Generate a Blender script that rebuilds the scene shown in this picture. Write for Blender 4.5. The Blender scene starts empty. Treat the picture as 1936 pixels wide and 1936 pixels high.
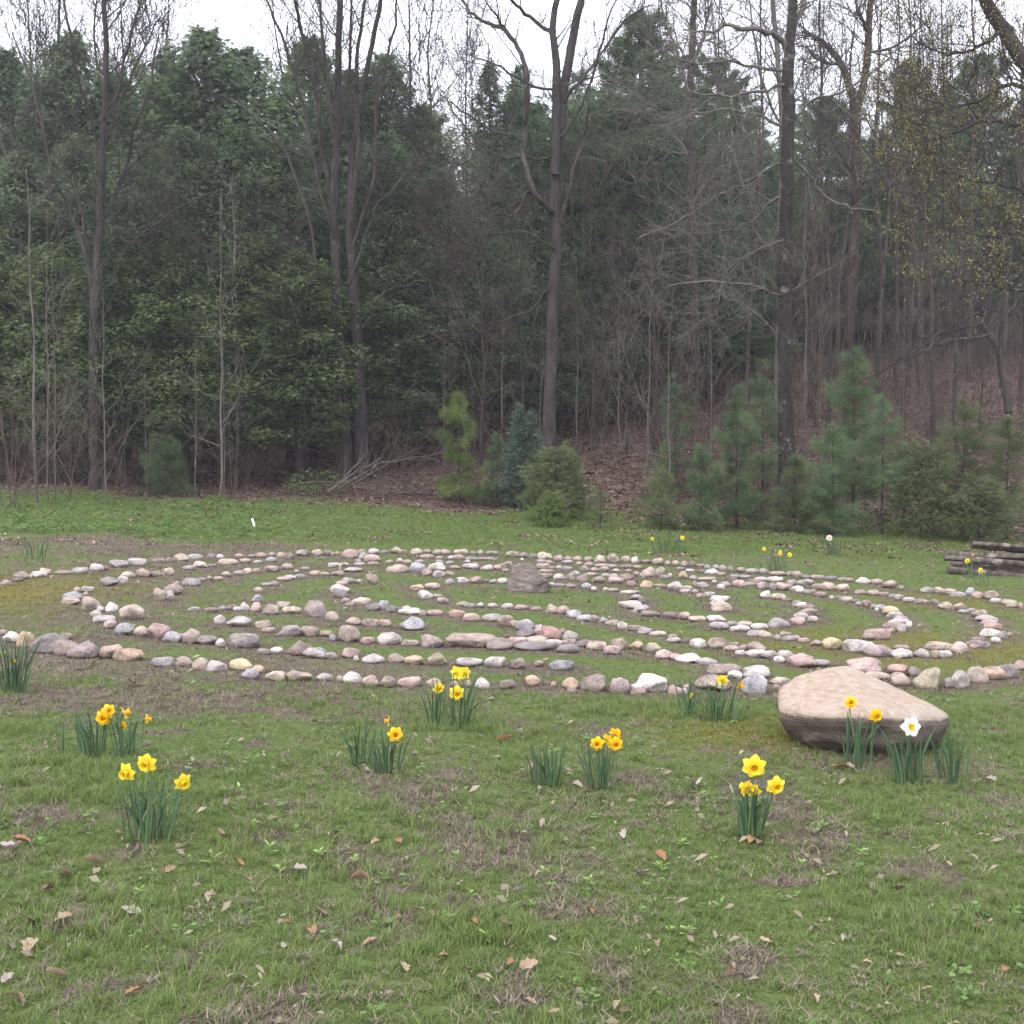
import bpy, math, random
import numpy as np
from mathutils import noise, Vector, Matrix

R = math.radians
rng = np.random.default_rng(7)
random.seed(7)
sc = bpy.context.scene
col = sc.collection

# ------------------------------------------------------------------ camera
F = 2396.0                       # focal length in pixels of a 1936 px wide picture
HOR = 858.0                      # picture row of the level horizon
EYE = 1.5
PITCH = math.atan((968 - HOR) / F)
cam = bpy.data.objects.new('camera', bpy.data.cameras.new('camera'))
col.objects.link(cam)
cam.data.sensor_width = 36
cam.data.lens = 36 * F / 1936
cam.data.clip_start = 0.05
cam.data.clip_end = 2000
cam.location = (0, 0, EYE)
cam.rotation_euler = (R(90) - PITCH, 0, 0)
sc.camera = cam

# ------------------------------------------------------------------ sky and light
SUN_EL, SUN_ROT = R(52), R(-150)
world = bpy.data.worlds.new('World')
sc.world = world
world.use_nodes = True
wt = world.node_tree
wt.nodes.clear()
wo = wt.nodes.new('ShaderNodeOutputWorld')
bg = wt.nodes.new('ShaderNodeBackground')
sky = wt.nodes.new('ShaderNodeTexSky')
sky.sky_type = 'NISHITA'
sky.sun_disc = False
sky.sun_elevation = SUN_EL
sky.sun_rotation = SUN_ROT
sky.dust_density = 3.0
cl = wt.nodes.new('ShaderNodeMix'); cl.data_type = 'RGBA'
cn = wt.nodes.new('ShaderNodeTexNoise'); cn.inputs['Scale'].default_value = 2.2; cn.inputs['Detail'].default_value = 5
cr = wt.nodes.new('ShaderNodeMapRange'); cr.inputs['From Min'].default_value = 0.3; cr.inputs['From Max'].default_value = 0.7
cr.inputs['To Min'].default_value = 0.82; cr.inputs['To Max'].default_value = 0.97
tc = wt.nodes.new('ShaderNodeTexCoord')
wt.links.new(tc.outputs['Generated'], cn.inputs['Vector'])
wt.links.new(cn.outputs['Fac'], cr.inputs['Value'])
wt.links.new(cr.outputs['Result'], cl.inputs['Factor'])
wt.links.new(sky.outputs[0], cl.inputs['A'])
cl.inputs['B'].default_value = (9.6, 9.75, 10.9, 1)       # the cloud deck
wt.links.new(cl.outputs['Result'], bg.inputs['Color'])
bg.inputs['Strength'].default_value = 0.11
wt.links.new(bg.outputs[0], wo.inputs[0])

sun = bpy.data.objects.new('sun', bpy.data.lights.new('sun', 'SUN'))
col.objects.link(sun)
sun.data.energy = 1.0
sun.data.angle = R(25)
sun.data.color = (1.0, 0.96, 0.9)
# light comes from behind the camera's left shoulder, high up
az = R(-150)
sd = Vector((math.sin(az) * math.cos(SUN_EL), math.cos(az) * math.cos(SUN_EL), math.sin(SUN_EL)))
sun.rotation_euler = sd.to_track_quat('Z', 'Y').to_euler()

sc.view_settings.view_transform = 'Standard'
sc.view_settings.look = 'None'
sc.view_settings.exposure = 1.34
sc.view_settings.gamma = 1.0
sc.render.engine = 'CYCLES'
sc.cycles.use_denoising = True
sc.cycles.max_bounces = 6
sc.cycles.diffuse_bounces = 3
sc.cycles.glossy_bounces = 2
sc.cycles.transmission_bounces = 3

# ------------------------------------------------------------------ helpers
def sp(u):
    return 0.5 * (u + np.sqrt(u * u + 2.0))

def sstep(a, b, x):
    t = np.clip((x - a) / (b - a), 0, 1)
    return t * t * (3 - 2 * t)

def edge_y(x):
    """where the lawn ends and the wood begins"""
    return 25.5 - 0.22 * np.clip(x, -14, 14) + 0.35 * np.sin(x * 1.1) + 0.2 * np.sin(x * 2.7 + 1)

def gz(x, y):
    x = np.asarray(x, float); y = np.asarray(y, float)
    z = -0.032 * np.clip(x, -16, 16)
    z = z + 0.03 * (np.minimum(sp(y - 18), 14))
    s = 0.07 + 0.17 * sstep(-8, 1, x)
    u = y - (25.5 - 0.22 * np.clip(x, -14, 14)) - 0.8
    hill = s * (sp(u) - 0.04)
    top = 24.0
    hill = top * np.tanh(hill / top)
    z = z + hill
    z = z + 0.012 * np.sin(x * 1.9 + 0.7 * y) + 0.01 * np.sin(2.3 * y - 1.1 * x)
    return z

cp, sn = math.cos(PITCH), math.sin(PITCH)
def ray(px, py):
    a = (px - 968) / F; b = -(py - 968) / F
    return np.array([a, cp + b * sn, b * cp - sn])

def at(px, py, Y):
    """the point seen at a pixel of the photograph at distance Y"""
    d = ray(px, py)
    return np.array([0, 0, EYE]) + d * (Y / d[1])

def on_ground(px, py):
    d = ray(px, py)
    s, prev = 2.0, None
    while s < 120:
        p = np.array([0, 0, EYE]) + d * s
        g = p[2] - float(gz(p[0], p[1]))
        if g < 0:
            lo, hi = s - 0.25, s
            for _ in range(24):
                m = 0.5 * (lo + hi)
                q = np.array([0, 0, EYE]) + d * m
                if q[2] - float(gz(q[0], q[1])) < 0: hi = m
                else: lo = m
            q = np.array([0, 0, EYE]) + d * hi
            return np.array([q[0], q[1], float(gz(q[0], q[1]))])
        s += 0.25
    return p

def stand(px, Y):
    x = (px - 968) / F * Y
    return np.array([x, Y, float(gz(x, Y))])

def tag(o, label=None, cat=None, group=None, kind=None):
    if label: o['label'] = label
    if cat: o['category'] = cat
    if group: o['group'] = group
    if kind: o['kind'] = kind
    return o

def empty(name, loc, rz=0.0, sc_=1.0):
    o = bpy.data.objects.new(name, None)
    col.objects.link(o)
    o.location = loc
    o.rotation_euler = (0, 0, rz)
    o.scale = (sc_,) * 3
    o.empty_display_size = 0.1
    return o

class MB:
    """collects tubes, quads and triangles; build() links them as ONE mesh object"""
    def __init__(s):
        s.v = []; s.f3 = []; s.f4 = []; s.sh = []; s.n = 0
    def add(s, v, f3=None, f4=None, shade=0.5):
        v = np.asarray(v, float).reshape(-1, 3)
        if f3 is not None and len(f3): s.f3.append(np.asarray(f3, int).reshape(-1, 3) + s.n)
        if f4 is not None and len(f4): s.f4.append(np.asarray(f4, int).reshape(-1, 4) + s.n)
        s.v.append(v)
        sh = np.asarray(shade, float)
        s.sh.append(np.full(len(v), float(sh)) if sh.ndim == 0 else sh)
        s.n += len(v)
    def tube(s, pts, rad, sides=5, shade=0.5, cap=True):
        pts = np.asarray(pts, float); rad = np.asarray(rad, float)
        n = len(pts)
        t = np.gradient(pts, axis=0)
        t /= np.linalg.norm(t, axis=1, keepdims=True) + 1e-9
        ref = np.array([0.3, 0.9, 0.1]) if abs(t[0][2]) > 0.7 else np.array([0.05, 0.1, 1.0])
        u = np.cross(t, ref); u /= np.linalg.norm(u, axis=1, keepdims=True) + 1e-9
        w = np.cross(t, u)
        a = np.arange(sides) * 2 * np.pi / sides
        v = pts[:, None] + rad[:, None, None] * (np.cos(a)[None, :, None] * u[:, None] + np.sin(a)[None, :, None] * w[:, None])
        i = np.arange(n - 1)[:, None] * sides; j = np.arange(sides)[None]
        k = (j + 1) % sides
        f4 = np.stack([i + j, i + k, i + sides + k, i + sides + j], -1).reshape(-1, 4)
        vv = v.reshape(-1, 3)
        f3 = None
        if cap:
            vv = np.vstack([vv, pts[-1:]])
            jj = np.arange(sides)
            f3 = np.stack([(n - 1) * sides + jj, (n - 1) * sides + (jj + 1) % sides, np.full(sides, n * sides)], -1)
        s.add(vv, f3, f4, shade)
    def mesh(s, name, mat, smooth=True):
        me = bpy.data.meshes.new(name)
        v = np.vstack(s.v) if s.v else np.zeros((0, 3))
        f3 = np.vstack(s.f3) if s.f3 else np.zeros((0, 3), int)
        f4 = np.vstack(s.f4) if s.f4 else np.zeros((0, 4), int)
        me.vertices.add(len(v)); me.vertices.foreach_set('co', v.ravel().astype(np.float32))
        li = np.concatenate([f3.ravel(), f4.ravel()]).astype(np.int32)
        me.loops.add(len(li)); me.loops.foreach_set('vertex_index', li)
        tot = np.concatenate([np.full(len(f3), 3), np.full(len(f4), 4)]).astype(np.int32)
        st = np.concatenate([[0], np.cumsum(tot)[:-1]]).astype(np.int32) if len(tot) else tot
        me.polygons.add(len(tot))
        me.polygons.foreach_set('loop_start', st)
        me.polygons.foreach_set('loop_total', tot)
        me.polygons.foreach_set('use_smooth', np.full(len(tot), smooth, bool))
        at_ = me.attributes.new('shade', 'FLOAT', 'POINT')
        at_.data.foreach_set('value', np.concatenate(s.sh).astype(np.float32) if s.sh else np.zeros(0, np.float32))
        me.materials.append(mat)
        me.update(calc_edges=True)
        return me
    def build(s, name, mat, parent=None, smooth=True):
        o = bpy.data.objects.new(name, s.mesh(name, mat, smooth))
        col.objects.link(o)
        if parent is not None: o.parent = parent
        return o

def copy_tree(o, parent=None):
    c = o.copy()
    col.objects.link(c)
    if parent is not None: c.parent = parent
    for ch in list(o.children):
        copy_tree(ch, c)
    return c

# ------------------------------------------------------------------ materials
def mat_new(name):
    m = bpy.data.materials.new(name); m.use_nodes = True
    nt = m.node_tree
    b = nt.nodes['Principled BSDF']
    b.inputs['Roughness'].default_value = 0.85
    b.inputs['Specular IOR Level'].default_value = 0.25
    return m, nt, b

def N(nt, t, **kw):
    n = nt.nodes.new(t)
    for k, v in kw.items():
        if k in n.inputs: n.inputs[k].default_value = v
        else: setattr(n, k, v)
    return n

def ramp(nt, fac, stops):
    r = nt.nodes.new('ShaderNodeValToRGB')
    e = r.color_ramp.elements
    while len(e) < len(stops): e.new(0.5)
    for i, (p, c) in enumerate(stops):
        e[i].position = p; e[i].color = (*c, 1)
    nt.links.new(fac, r.inputs[0])
    return r.outputs[0]

def mixc(nt, a, b, fac, mode='MIX'):
    m = nt.nodes.new('ShaderNodeMix'); m.data_type = 'RGBA'; m.blend_type = mode
    for sock, v in (('Factor', fac), ('A', a), ('B', b)):
        i = m.inputs[sock] if sock != 'Factor' else m.inputs[0]
        if sock == 'A': i = m.inputs[6]
        if sock == 'B': i = m.inputs[7]
        if isinstance(v, (int, float)): i.default_value = v
        elif isinstance(v, tuple): i.default_value = (*v, 1)
        else: nt.links.new(v, i)
    return m.outputs[2]

def math_(nt, op, a, b=None, c=None):
    m = nt.nodes.new('ShaderNodeMath'); m.operation = op; m.use_clamp = False
    for i, v in enumerate((a, b, c)):
        if v is None: continue
        if isinstance(v, (int, float)): m.inputs[i].default_value = v
        else: nt.links.new(v, m.inputs[i])
    return m.outputs[0]

def tnoise(nt, vec, scale, detail=4, rough=0.55):
    n = N(nt, 'ShaderNodeTexNoise', Scale=scale, Detail=detail, Roughness=rough)
    if vec is not None: nt.links.new(vec, n.inputs['Vector'])
    return n.outputs['Fac']

def bump(nt, b, h, strength, dist):
    n = N(nt, 'ShaderNodeBump', Strength=strength, Distance=dist)
    nt.links.new(h, n.inputs['Height'])
    nt.links.new(n.outputs[0], b.inputs['Normal'])

def leaf_mat(name, c_dark, c_mid, c_light, trans=0.25, rough=0.6):
    """leafy stuff: hue from the per-leaf 'shade' value and the individual's own random number"""
    m, nt, b = mat_new(name)
    a = N(nt, 'ShaderNodeAttribute', attribute_name='shade')
    oi = N(nt, 'ShaderNodeObjectInfo')
    r = math_(nt, 'MULTIPLY_ADD', oi.outputs['Random'], 0.3, -0.15)
    f = math_(nt, 'ADD', a.outputs['Fac'], r)
    c = ramp(nt, f, [(0.0, c_dark), (0.5, c_mid), (1.0, c_light)])
    nt.links.new(c, b.inputs['Base Color'])
    b.inputs['Roughness'].default_value = rough
    if trans:
        tr = N(nt, 'ShaderNodeBsdfTranslucent')
        nt.links.new(c, tr.inputs['Color'])
        mx = N(nt, 'ShaderNodeMixShader'); mx.inputs[0].default_value = trans
        nt.links.new(b.outputs[0], mx.inputs[1]); nt.links.new(tr.outputs[0], mx.inputs[2])
        nt.links.new(mx.outputs[0], nt.nodes['Material Output'].inputs[0])
    return m

def bark_mat(name, c1, c2, c3=None, patch=0.62, scale=9.0, streak=0.25):
    m, nt, b = mat_new(name)
    tc_ = N(nt, 'ShaderNodeTexCoord')
    mp = N(nt, 'ShaderNodeMapping'); mp.inputs['Scale'].default_value = (1, 1, streak)
    nt.links.new(tc_.outputs['Object'], mp.inputs['Vector'])
    n1 = tnoise(nt, mp.outputs[0], scale, 6, 0.65)
    c = ramp(nt, n1, [(0.32, c1), (0.68, c2)])
    if c3:
        n2 = tnoise(nt, tc_.outputs['Object'], 3.5, 6, 0.75)
        k = ramp(nt, n2, [(patch - 0.03, (0, 0, 0)), (patch + 0.03, (1, 1, 1))])
        c = mixc(nt, c, c3, k)
    nt.links.new(c, b.inputs['Base Color'])
    b.inputs['Roughness'].default_value = 0.95
    n3 = tnoise(nt, mp.outputs[0], scale * 2.2, 5, 0.7)
    bump(nt, b, n3, 0.8, 0.03)
    return m
# ------------------------------------------------------------------ the stones of the labyrinth, as traced
# each: centre, top, bottom, width in quarter pixels inside one of four tiles, colour and shape
TX = {'A': 0, 'B': 480, 'C': 960, 'D': 1436}
ROWS = {
'farthest row': '''A 35 295 340 85 t f;110 285 312 100 d f;135 235 290 120 b r;215 268 285 40 w f;270 235 280 110 w r;320 210 258 95 p r;372 272 292 25 t r;450 228 258 150 b f;570 208 250 130 g f;690 180 230 105 w a;760 190 220 60 t f;855 150 205 140 g a;985 140 190 150 w f;1150 138 172 110 b f;1240 130 168 80 b f;1315 103 160 105 t a;1420 108 150 120 g f;1540 100 140 70 b r;1605 108 145 55 w r;1745 105 138 70 t r;1835 112 135 60 g f;1900 97 135 90 p f
B 125 92 122 55 t r;195 93 140 75 t r;255 95 150 65 b r;350 77 122 100 g r;460 73 120 85 t r;540 78 120 75 b r;570 95 120 40 t r;605 88 115 40 t f;695 72 135 140 p r;790 70 110 65 p f;870 65 108 85 w r;945 77 105 65 g r;1035 57 105 90 t r;1090 75 105 60 t f;1185 65 112 90 t r;1260 72 102 65 t r;1340 75 110 80 t f;1400 73 112 90 p r;1510 73 112 110 t r;1600 85 110 60 g f;1655 75 112 50 g r;1735 85 115 100 g f
C 30 87 128 100 O r;115 95 135 75 b r;185 103 138 70 d r;272 93 150 108 t r;370 115 160 70 p r;440 123 155 65 t r;510 123 162 75 t r;590 127 165 75 t r;680 112 172 95 t r;770 103 172 90 b r;862 120 168 75 t r;932 122 175 60 w r;1010 148 175 90 b f;1097 138 185 85 t r;1170 155 188 50 t r;1232 155 192 65 t r;1297 157 200 65 p r;1350 162 205 50 b a;1410 180 205 70 b f;1462 183 220 50 B r;1523 185 220 45 g r;1575 185 230 65 t r;1632 195 238 65 d r;1705 205 240 70 b r;1790 215 250 100 g f;1875 213 250 85 g r
D 140 235 265 130 t f;230 232 265 60 t r;280 230 270 80 t r;340 255 290 80 d f;430 262 290 120 t f;530 270 300 100 d f;640 282 310 125 t f;765 282 325 110 w r;865 290 328 95 t f;965 300 358 115 t r;1040 340 370 50 b f;1240 348 395 105 g r;1325 350 395 100 t r;1395 362 405 110 p f;1460 383 425 120 g f;1548 350 418 70 B r;1605 380 432 90 p r;1700 373 440 110 t r;1730 430 468 85 w f;1835 442 485 130 O f;1850 472 500 90 t f;1915 460 505 40 p r''',
'second-farthest row': '''A 510 388 440 150 B a;500 425 480 150 t a;555 348 390 65 t r;635 343 385 90 w f;620 395 415 40 t r;785 275 345 150 g a;890 265 320 80 w f;920 235 285 120 t r;1030 215 275 115 t r;1130 230 270 100 b f;1225 208 260 90 t r;1375 190 225 95 g f;1455 158 210 105 p a;1545 178 205 70 b f;1660 143 190 150 t f;1785 138 172 90 t r;1880 152 180 80 g f
B 120 128 165 90 B r;585 172 208 110 w a;655 175 195 80 w f;755 140 180 60 g r;770 170 195 85 w f;800 95 150 80 B a;860 110 170 120 p a;870 168 190 90 p f;985 150 180 65 t r;1065 138 170 55 w r;1120 148 180 70 t f;1205 148 175 70 g f;1265 110 140 110 t f;1355 128 145 60 g f;1440 118 145 55 w r;1490 108 145 85 p r;1590 130 155 100 g f;1700 130 155 150 b f;1355 147 175 65 g a;1430 158 185 75 B r;1555 148 175 60 w a
C 15 165 190 50 w r;105 145 160 30 w r;100 175 200 80 b f;250 148 175 80 g f;255 175 220 105 b r;305 155 178 60 t r;435 152 178 90 g f;522 162 190 55 t r;595 165 198 80 t r;690 178 205 120 t f;770 185 210 70 g f;865 190 210 110 b f;950 193 215 70 t f;1260 207 225 60 g f;1335 218 240 70 w f;1425 222 245 80 b f;1495 217 255 110 w r;1560 245 265 70 t f;1660 262 282 70 g f;1735 262 285 90 g f;1650 288 305 60 d f;1855 275 305 100 w f
D 120 275 310 120 w f;240 297 335 85 g f;340 292 335 120 g f;430 325 365 90 t f;500 315 370 115 p r;612 327 380 105 t r;740 368 405 85 t r;838 368 410 95 t r;910 385 415 75 p f;980 398 430 70 B f;1025 402 445 70 g r;1095 425 460 90 w f;1195 435 475 100 p r;1280 440 480 95 d r;1370 458 510 105 t r;1470 468 520 105 p a;1500 515 545 80 B f;1560 505 545 80 g f;1620 515 575 110 t a;1680 562 610 165 g r;1690 590 625 130 p r;1720 612 665 130 r f;1710 655 720 155 w r;1790 670 735 70 g r;1830 690 712 40 p r;1610 720 750 110 b f;1735 712 768 75 w a;1620 745 795 170 m r''',
'third-farthest row': '''A 1165 355 450 110 b r;1225 370 450 90 g r;1255 332 400 145 t a;1285 315 335 60 t f;1385 283 340 140 g a;1470 282 310 70 g f;1525 275 295 40 t f;1585 272 300 80 p f;1650 235 270 85 t r;1740 228 265 80 g r;1805 210 258 85 p r;1868 210 245 65 t r
B 120 195 240 120 b r;235 178 222 100 b r;310 235 248 40 g f;375 205 228 70 g f;1045 188 245 175 t f;1190 170 245 125 B a;1330 172 225 140 w r;1265 210 265 80 p r;1350 228 275 90 g r;1430 235 270 80 O f;1465 198 218 90 t f;1585 178 215 125 g f;1620 168 190 60 b f;1705 188 225 85 w r;1795 178 220 95 p a;1855 162 190 65 t r;1840 215 240 60 O f
C 325 208 222 60 t f;375 200 216 45 w f;435 198 228 75 B f;565 190 235 65 g a;640 205 235 70 p r;705 198 230 80 t r;790 215 240 60 g r;880 218 242 55 t r;945 235 265 50 t r;1025 197 275 120 p a;1117 200 265 75 b a;1145 258 290 60 B f;1185 247 285 35 w r;1283 232 290 65 c r;1360 262 295 65 g r;1465 278 305 150 t f;1510 303 322 40 w r;1590 310 345 95 g f;1700 300 350 110 p r;1780 318 340 110 t f;1810 300 320 110 b f;1870 310 365 90 m r
D 97 320 370 55 B r;190 318 375 140 t r;280 340 385 105 w a;350 365 400 65 g f;395 362 395 40 m r;455 385 420 100 p f;530 420 440 35 w f;575 415 440 50 b f;640 420 455 100 w f;710 440 465 70 d f;730 460 485 55 w f;790 442 492 75 p r;840 478 505 60 g r;893 475 520 75 B r;860 515 532 30 w r;970 495 550 125 c r;1005 530 585 130 w r;1040 560 600 110 m f;1030 582 625 160 w f;1095 595 650 50 w a;990 605 670 160 b r;1045 615 680 70 w a;870 655 735 190 p f;945 655 690 120 p f;850 680 735 180 b f''',
'fourth-farthest row': '''A 1885 350 388 70 t f
B 90 318 345 90 g f;145 305 340 80 b r;215 275 305 110 p f;260 262 292 90 w f;335 255 285 85 B f;440 230 268 90 t r;510 240 268 80 t f;610 228 270 95 p r;715 210 240 140 g f;1190 335 375 100 o a;1300 320 365 120 t f;1430 285 330 80 g a;1525 275 320 90 w a;1620 270 320 100 p a;1700 290 315 60 d a;1745 298 320 60 w f;1815 282 325 80 w r
C 285 225 245 120 t f;275 248 290 110 b f;375 250 295 85 w r;457 248 305 70 t r;497 230 265 65 w r;545 250 315 85 b r;615 248 268 90 t f;660 275 325 110 b r;715 250 275 70 w f;775 252 285 75 g r;785 278 328 135 p a;865 250 300 110 b a;905 303 345 75 p r;1015 303 355 95 c a;1115 332 355 95 t f;1230 310 375 125 g r;1310 340 370 90 p f;1420 315 360 120 g r;1560 330 370 65 w r;1300 362 392 90 w r;1370 365 395 55 g r;1415 395 430 70 t r;1475 385 420 85 w f;1555 415 450 145 w f;1540 440 490 120 g f;1570 460 530 155 t r;1895 373 428 90 w r
D 147 395 440 105 t r;205 430 455 75 d f;285 445 495 90 O r;310 460 500 100 w f;370 475 510 110 b r;365 505 560 140 b r;310 540 580 110 w f;390 560 605 80 w f;285 570 630 120 p r;155 582 650 165 g r''',
'innermost row': '''B 620 330 395 150 w r;630 370 430 110 d a;695 280 325 110 g a;640 305 340 90 t f;770 300 320 50 w f;860 255 325 95 b a;670 430 470 80 p a;780 428 480 160 p f;700 470 495 80 t f;865 465 520 110 d a;940 445 515 80 B a;1000 485 535 90 d a;1055 495 530 50 d r;1115 485 525 80 w r;1140 505 550 180 w f;1235 520 560 60 g r;1315 520 560 130 p f;1250 375 440 110 w a;1340 400 430 80 g f;1380 425 470 90 t f;1520 455 490 90 t r;1575 468 500 90 g f;1655 460 495 60 w a;1745 470 500 80 w f;1850 470 505 90 w a
C 15 475 505 40 w r;105 480 518 120 p f;205 490 525 90 b f;325 475 545 90 t r;400 485 550 105 p a;482 515 575 115 B r;565 555 600 120 B f;635 560 605 90 t a;697 570 610 80 B r;765 592 635 110 t f;838 597 655 75 w r;920 630 670 130 b f;1005 645 695 120 g a;1100 675 710 130 t f;1210 702 730 70 t f;320 320 340 50 w f;380 328 350 80 g f;465 325 355 80 b f;575 318 362 75 B r;628 345 378 45 w r;715 355 378 40 w r;770 362 385 90 t f;895 375 405 150 w f;950 405 445 110 g a;985 430 465 60 d a;900 450 505 180 w a;985 480 530 110 g a;925 505 545 50 t a;1040 525 565 150 b f;1195 535 580 130 b f;1285 537 585 110 t r;1390 565 605 130 t f;1530 563 608 145 w r;1550 608 660 150 g f;1645 610 635 100 g f;1740 600 650 120 p r;1845 620 660 130 w f;1705 632 680 150 w f;1810 665 715 120 g f;1890 665 720 110 t a
D 135 700 735 60 w a;190 690 710 80 t f;240 705 745 150 g f;330 725 760 90 t f;420 738 780 90 p a;545 722 810 155 c a;745 733 835 225 w a''',
'fourth-nearest row': '''A 1410 505 530 95 w f;1540 505 535 110 b f;1620 495 520 60 g f;1690 475 520 90 b r;1730 505 527 65 w f;1785 460 520 80 g a;1870 460 530 85 p a;1870 405 460 80 B a
B 115 470 550 120 b r;200 455 505 110 b a;270 490 545 140 t f;440 445 572 170 m r;565 528 600 110 b r;722 573 625 130 t r;845 580 640 130 t r;955 590 640 100 p r;1150 575 665 195 B a;1485 515 570 135 o r;1590 545 600 130 p f;1735 548 600 150 g f;1830 560 635 120 t r;1905 595 645 90 p r
C 40 595 640 80 t r;130 590 665 145 B r;215 635 660 90 w f;130 655 720 150 d a;225 650 705 90 p r;313 633 735 165 r r;400 660 690 40 t r;457 672 740 125 g r;1215 725 755 110 w f;1310 738 760 60 b f;1397 727 790 125 w r;1550 722 798 150 t r;1655 760 790 80 t f;1640 795 818 120 t f;1700 810 852 80 w r;1725 788 810 70 p f;1830 757 825 155 t r
D 70 815 868 130 g f;200 820 870 130 g r;155 858 908 85 w r;320 845 935 200 p a;445 888 930 180 g f''',
'third-nearest row': '''A 1595 553 620 90 w r;1730 568 640 195 g r
B 60 595 655 120 t r;105 655 685 110 t f;255 632 710 165 g a;400 638 712 140 t r;525 668 715 110 O f;575 690 745 60 g a;690 630 750 165 b r;830 720 765 110 p f;978 690 775 185 w r;1140 738 780 140 t f;1300 700 795 180 m a;1590 698 795 400 t f;1800 732 810 200 b r;1895 715 775 90 p r
C 75 720 765 150 p f;215 712 772 165 t r;180 760 815 270 d f;333 733 805 135 w a;445 735 770 110 p f;440 770 830 170 d f;560 738 790 130 d a;650 745 812 150 p r;765 780 845 125 p r;820 722 805 130 t r;940 748 805 115 o a;1070 760 815 110 O a;1040 790 830 60 d r;1145 812 875 135 p a;1230 840 885 90 p r;1330 845 905 195 w a;1455 875 920 170 g f;1590 920 1000 255 b f;1665 965 1020 110 w r;1830 938 1015 215 w r;1830 813 862 170 w f
D 890 783 862 230 m r;1050 787 815 130 t f;1060 808 870 165 w r;1200 805 868 130 g r;1295 812 870 75 t r;1360 815 870 105 w r;1310 757 812 200 t f;1400 762 820 80 O a;1475 752 840 140 p r;1565 765 805 60 r r''',
'second-nearest row': '''A 655 418 530 140 t r;725 488 535 75 w a;800 460 535 95 w a;690 520 575 85 g a;850 475 510 35 g r;745 560 610 180 g f;795 592 650 95 p r;940 483 590 190 t r;895 615 695 140 B a;1015 640 705 105 t r;1145 620 725 185 p r;1250 680 750 145 B r;1380 660 758 140 t r;1500 710 765 165 g f;1605 728 785 75 w r;1765 697 795 255 d f;1905 818 840 60 g f
B 15 740 785 60 b r;75 828 845 90 g f;155 790 840 105 w r;325 752 850 205 b r;440 795 875 180 g r;560 825 880 85 g r;705 798 870 145 p a;745 865 895 45 w r;865 840 910 185 w a;1035 838 905 140 t r;1165 853 920 145 o r;1335 832 925 155 O r;1575 875 925 195 w f;1760 858 935 160 w r
C 68 873 950 130 b r;228 890 930 75 t r;395 893 958 195 B r''',
'nearest row': '''A 20 672 700 60 t f;60 678 755 125 w a;175 678 790 150 c a;340 693 835 260 d r;480 685 730 80 t f;465 738 855 190 b r;590 750 875 230 m a;790 775 870 175 p r;925 808 890 235 o f;1185 868 935 190 g f;1335 858 930 140 t r;1455 868 955 125 t a;1570 895 975 160 w a;1745 880 965 175 c r;1870 920 985 110 c r;1820 950 1020 135 B r
B 150 968 1035 150 t r;320 970 1035 195 t r;510 992 1035 140 g f;625 1005 1045 50 t r;715 978 1055 145 w r;845 1000 1075 130 p r;970 1008 1085 115 t r;1130 1013 1085 190 p f;1310 1020 1080 110 t r;1465 1045 1085 60 t r;1560 1045 1080 60 t r;1670 1020 1095 110 w r;1855 1035 1090 130 b f
C 188 1000 1075 120 o r;335 1035 1085 45 o a;460 1015 1100 120 o a;470 1108 1130 70 t f;635 990 1120 200 b r;820 1010 1130 150 m r;955 1093 1140 115 p f;1040 1000 1120 270 w r;1230 1065 1145 120 p r;1310 1070 1110 60 t f;1290 1090 1145 60 g r;1515 1003 1110 275 b r;1820 983 1130 215 B r
D 160 1010 1065 150 t f;130 1075 1105 60 t r;790 880 980 270 p r;1030 918 995 160 r a;1145 935 1000 110 d r;870 975 1030 190 t f;1050 980 1070 170 t r;1270 945 1090 250 O a;1390 1010 1090 80 d a;1475 955 1095 145 g a;1600 935 1060 165 b r;1745 945 1035 190 o r;1840 912 1020 160 d r;1910 885 960 100 p r''',
}
CNAME = dict(t='tan', b='brown', g='grey', d='dark grey', w='pale whitish', B='bluish grey', p='pinkish', o='orange tan',
             O='mossy olive', c='yellowish', m='mauve', r='brick pink')
CCOL = dict(t=(0.372, 0.288, 0.233), b=(0.272, 0.212, 0.179), g=(0.334, 0.291, 0.276), d=(0.212, 0.182, 0.172), w=(0.499, 0.443, 0.411),
            B=(0.326, 0.312, 0.318), p=(0.403, 0.288, 0.251), o=(0.403, 0.270, 0.195), O=(0.295, 0.250, 0.172), c=(0.409, 0.307, 0.188),
            m=(0.334, 0.255, 0.242), r=(0.372, 0.234, 0.200))
SNAME = dict(r='rounded', f='flat', a='angular')

STONES = []
for rn, txt in ROWS.items():
    lst = []
    for line in txt.split('\n'):
        t, rest = line.split(' ', 1)
        for it in rest.split(';'):
            c, top, bot, w, co, sh = it.split()
            c, top, bot, w = map(float, (c, top, bot, w))
            lst.append(dict(px=TX[t] + c / 3.864, top=1020 + top / 3.864, bot=1020 + bot / 3.864, w=w / 3.864, c=co, s=sh, row=rn))
    lst.sort(key=lambda q: q['px'])
    for i, q in enumerate(lst):
        q['i'] = i; q['L'] = lst[i - 1] if i else None; q['R'] = lst[i + 1] if i + 1 < len(lst) else None
    STONES += lst
for q in STONES:
    p = on_ground(q['px'], q['bot'])
    q['p'] = p
    q['D'] = p[1]
    k = p[1] / F
    q['wr'] = q['w'] * k * 1.02
    q['dr'] = min(q['wr'] * (0.85 if q['s'] != 'f' else 0.6), 0.34)
    q['hr'] = max((q['bot'] - q['top']) * k * 0.97 + 0.004, 0.045)
    q['cx'], q['cy'] = p[0], p[1] + q['dr'] * 0.42
    q['area'] = q['w'] * (q['bot'] - q['top'])
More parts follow.
